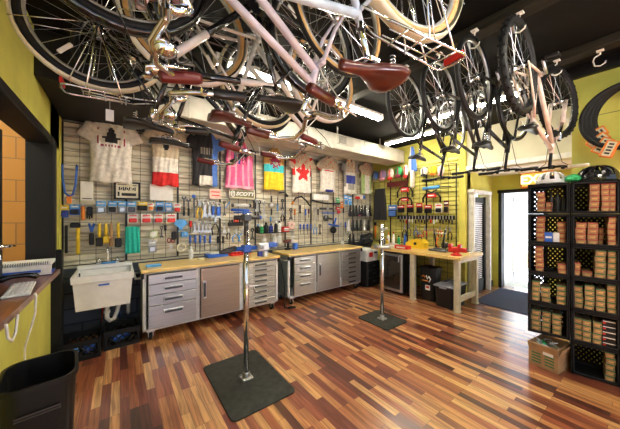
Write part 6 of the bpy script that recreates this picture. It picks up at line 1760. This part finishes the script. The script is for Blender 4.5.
for s in (-1, 1):
    for k in range(4): m.box((s*W*.22, -D_/2-.001, .05+k*.03), (W*.32, .002, .014))
m.build('print', 'box_green', t)
m = MB(); m.box((W*.18, -D_/2-.003, H_*.70), (W*.34, .003, .045)); m.build('sticker', 'paper', t)
for k in range(9):
    m = MB(); r = random.uniform
    m.path([(0, 0, 0), (.03, .01, .02), (.06, -.01, .01), (.09, .0, .02)], [.012, .02, .018, .008], 6, flat=(1, .3))
    q = Vector((r(-W/2+.05, W/2-.12), r(-D_/2+.04, D_/2-.05), H_-.055+r(0, .03)))
    c = Matrix.Rotation(ang, 4, 'Z') @ q
    tag(m.build('wrapper', ('paper', 'frame_grey', 'clear_plastic', 'green')[k % 4], loc=(cen.x+c.x, cen.y+c.y, q.z), rot=(r(-.4, .4), r(-.4, .4), r(0, 6))), '%s crumpled wrapper in the open cardboard box' % ('white', 'pale grey', 'clear', 'green')[k % 4], 'wrapper', 'wrappers in the cardboard box')
m = MB(); m.box((0, 0, H_*.34), (W-.02, D_-.02, H_*.62))
m.build('packing_fill', 'paper', t)

# helmets and cloth on top
TOPZ = 6*ROWH + .001
def helmet(p, rz, shell, label, s=1.):
    t = thing('bicycle_helmet', label, 'helmet', p, (0, 0, rz))
    nu, nv = 32, 12
    def surf(k, off):
        vs, fs = [], []
        for j in range(nv+1):
            ph = (PI/2)*j/nv
            for i in range(nu):
                a = 2*PI*i/nu
                r = (1+off)
                x = .145*r*cos(a)*cos(ph)**.7*(1.0+.06*cos(a)); y = .105*r*sin(a)*cos(ph)**.7; z = .125*r*sin(ph) + .018*(1-cos(2*a))*.5*(1-j/nv)
                vs.append((x*s, y*s, z*s))
        for j in range(nv):
            for i in range(nu): fs.append((j*nu+i, j*nu+(i+1) % nu, (j+1)*nu+(i+1) % nu, (j+1)*nu+i))
        return vs, fs
    vs, fs = surf(0, -.20); m = MB(); m.add(vs, fs, 0, True); m.add([(v[0]*.92, v[1]*.92, v[2]*.92) for v in vs], fs, 0, True); m.build('liner', 'black_plastic', t)
    m = MB(); nu2, nv2 = 36, 10
    def P_(i, j, q):
        a_ = 2*PI*i/nu2; ph = (PI/2)*min(j, nv2-.25)/nv2
        return (.150*q*cos(a_)*cos(ph)**.7*s, .112*q*sin(a_)*cos(ph)**.7*s, (.150*sin(ph)*q + .004)*s)
    for j in range(nv2):
        for i in range(nu2):
            if 2 <= j < nv2-1 and i % 4 in (2, 3): continue          # open vents
            o_ = [P_(i, j, 1), P_(i+1, j, 1), P_(i+1, j+1, 1), P_(i, j+1, 1)]; n_ = [P_(i, j, .92), P_(i+1, j, .92), P_(i+1, j+1, .92), P_(i, j+1, .92)]
            m.add(o_ + n_, [(0, 1, 2, 3), (7, 6, 5, 4), (0, 4, 5, 1), (1, 5, 6, 2), (2, 6, 7, 3), (3, 7, 4, 0)], 0, False)
    m.build('shell', shell, t)
    m = MB(); m.path([(.03*s, .09*s, .01*s), (.03*s, .07*s, .004), (.02*s, -.07*s, .004), (.03*s, -.09*s, .01*s)], .004, 5); m.build('strap', 'black_satin', t)
helmet(cpos(0, 6, ux(0, 5, 551), .12, TOPZ-6*ROWH+.0035), RZ+.1, 'white_gloss', 'white vented helmet on top of the crate stack beside the doorway', .86)
helmet(cpos(1, 6, ux(1, 5, 599), .12, TOPZ-6*ROWH+.0035), RZ-.05, 'black_gloss', 'black vented helmet on top of the middle crate stack', 1.02)
m = MB()
for q in range(7): m.ball((random.uniform(-.03, .03), random.uniform(-.04, .04), .035+random.uniform(0, .02)), (.045, .05, .034), 12, 8)
tag(m.build('green_bag', 'green', loc=cpos(1, 6, ux(1, 5, 574.5), .10, TOPZ-6*ROWH), rot=(0, 0, RZ)), 'crumpled green bag lying between the two helmets', 'bag')

# tyres hung on the near wall with paper labels
for k in range(4):
    y, z, xx = .03+.030*k, 2.63-.014*k, XN-.045-.060*k
    R_ = .345-.004*k
    t = thing('hanging_tire', 'new black bicycle tire hung on the green wall, %s from the wall' % ORD[k], 'tire', (xx, y, z), (0, 0, PI/2), 'tires hung on the green wall')
    m = MB(); tr = .022; n = 12
    m.lathe([(R_-tr+tr*cos(2*PI*q/n), tr*1.1*sin(2*PI*q/n)) for q in range(n)], 56, Rx(PI/2), closed=True); m.build('tread', 'rubber', t)
    m = MB(); g = math.radians(222+11*k) ; g0 = PI - (math.radians(28+13*k))
    a = -math.radians(24+15*k)
    # paper sleeve wrapped round the tire
    c = Vector(((R_-tr)*cos(a)*-1 if False else (R_-tr)*cos(a), 0, (R_-tr)*sin(a)))
    rot = Ry(-a)
    m.box(c+rot@Vector((.02, 0, 0)), (.165, .056, .095), 0, .006, rot); m.box(c+rot@Vector((.02, .029, 0)), (.14, .002, .060), 1, 0, rot)
    for q in range(4): m.box(c+(rot @ Vector((-.026+.030*q, .0305, 0))), (.016, .002, .036), 2, 0, rot)
    m.build('paper_sleeve', ['orange', 'cream_gloss', 'ink'], t)
m = MB(); m.path([(0, 0, 0), (-.30, 0, 0), (-.32, 0, .02)], .010, 8); m.box((-.003, 0, 0), (.006, .06, .08), 0)
tag(m.build('wall_peg', 'dark_steel', loc=(XN-.003, .06, 2.63+.345-.050)), 'dark wall peg carrying the new tires on the green wall', 'peg')
# ================================================================= LIGHT AND CAMERA
def strip_light(label, loc, rz, L=1.22):
    t = thing('fluorescent_fixture', label, 'ceiling light', loc, (0, 0, rz))
    m = MB(); m.box((0, 0, .03), (L+.04, .11, .05), 0, .008)
    for s in (-1, 1): m.box((s*(L/2+.005), 0, -.01), (.03, .11, .05), 0, .004)
    m.box((0, 0, .095), (.04, .04, .10)); m.build('housing', 'white_paint', t)
    for s in (-1, 1):
        m = MB(); m.tube((-L/2, s*.036, -.008), (L/2, s*.036, -.008), .013, None, 10); m.build('fluorescent_tube', 'tube_glow', t)
    return t
strip_light('lit double tube ceiling light above the bikes nearest the counter', (1.36, 2.52, 3.13), 0)
strip_light('lit double tube ceiling light above the bikes near the air duct', (2.64, 2.52, 3.13), 0)
strip_light('lit double tube ceiling light above the bikes by the entrance', (3.95, 1.50, 3.13), PI/2)
strip_light('lit double tube ceiling light in front of the bench wall', (4.55, 2.75, 3.13), PI/2)
strip_light('added double tube fill light, out of view over the aisle behind the camera', (1.15, -.55, 3.13), 0)  # fill lamp added behind the camera to light the room from the front
strip_light('added double tube fill light, out of view over the aisle towards the crates', (2.45, -.55, 3.13), 0)  # second added fill lamp, out of view behind the camera
strip_light('added unseen double tube light that brightens the back office', (-1.7, 3.2, 3.12), PI/2)  # unseen lamp, added so the office tiles read bright through the hatch
# illuminated exit sign above the entrance
e = on_x(536, 179.5, XE-.06)
t = thing('exit_sign', 'glowing EXIT sign on the wall above the open doorway', 'sign', (XE-.035, e.y, e.z), (0, 0, -PI/2))
m = MB(); m.box((0, 0, 0), (.50, .07, .32), 0, .012); m.build('housing', 'orange', t)
m = MB(); m.box((0, -.037, 0), (.44, .006, .26)); m.build('face', 'exit_glow', t)
text_mesh('EXIT', .24, .004, 'exit_letter', 'lettering', t, (0, -.044, 0), (PI/2, 0, 0), bold=.008)

w = bpy.data.worlds.new('daylight'); SC.world = w; w.use_nodes = True; nt = w.node_tree
bg = nt.nodes['Background']; bg.inputs['Strength'].default_value = .8
bg.inputs['Color'].default_value = (.68, .80, 1., 1)
sun = bpy.data.lights.new('sun', 'SUN'); sun.energy = 26; sun.angle = .02; sun.color = (.82, .88, 1.)
so = bpy.data.objects.new('sun', sun); COL.objects.link(so); so.rotation_euler = Vector((.25, .75, -1.0)).to_track_quat('-Z', 'Y').to_euler()

cam = bpy.data.cameras.new('camera'); cam.sensor_width = 36; cam.lens = 36*FOC/620; cam.clip_start = .02
co = bpy.data.objects.new('camera', cam); COL.objects.link(co); co.location = (0, 0, EYE); co.rotation_euler = (PI/2, 0, -YAW)
SC.camera = co
vs = SC.view_settings; vs.view_transform = 'Standard'; vs.look = 'None'; vs.gamma = 1; vs.use_curve_mapping = False; vs.exposure = .75
SC.cycles.max_bounces = 8; SC.cycles.diffuse_bounces = 5; SC.cycles.caustics_reflective = False; SC.cycles.caustics_refractive = False
SC.cycles.use_denoising = True; SC.cycles.sample_clamp_indirect = 6
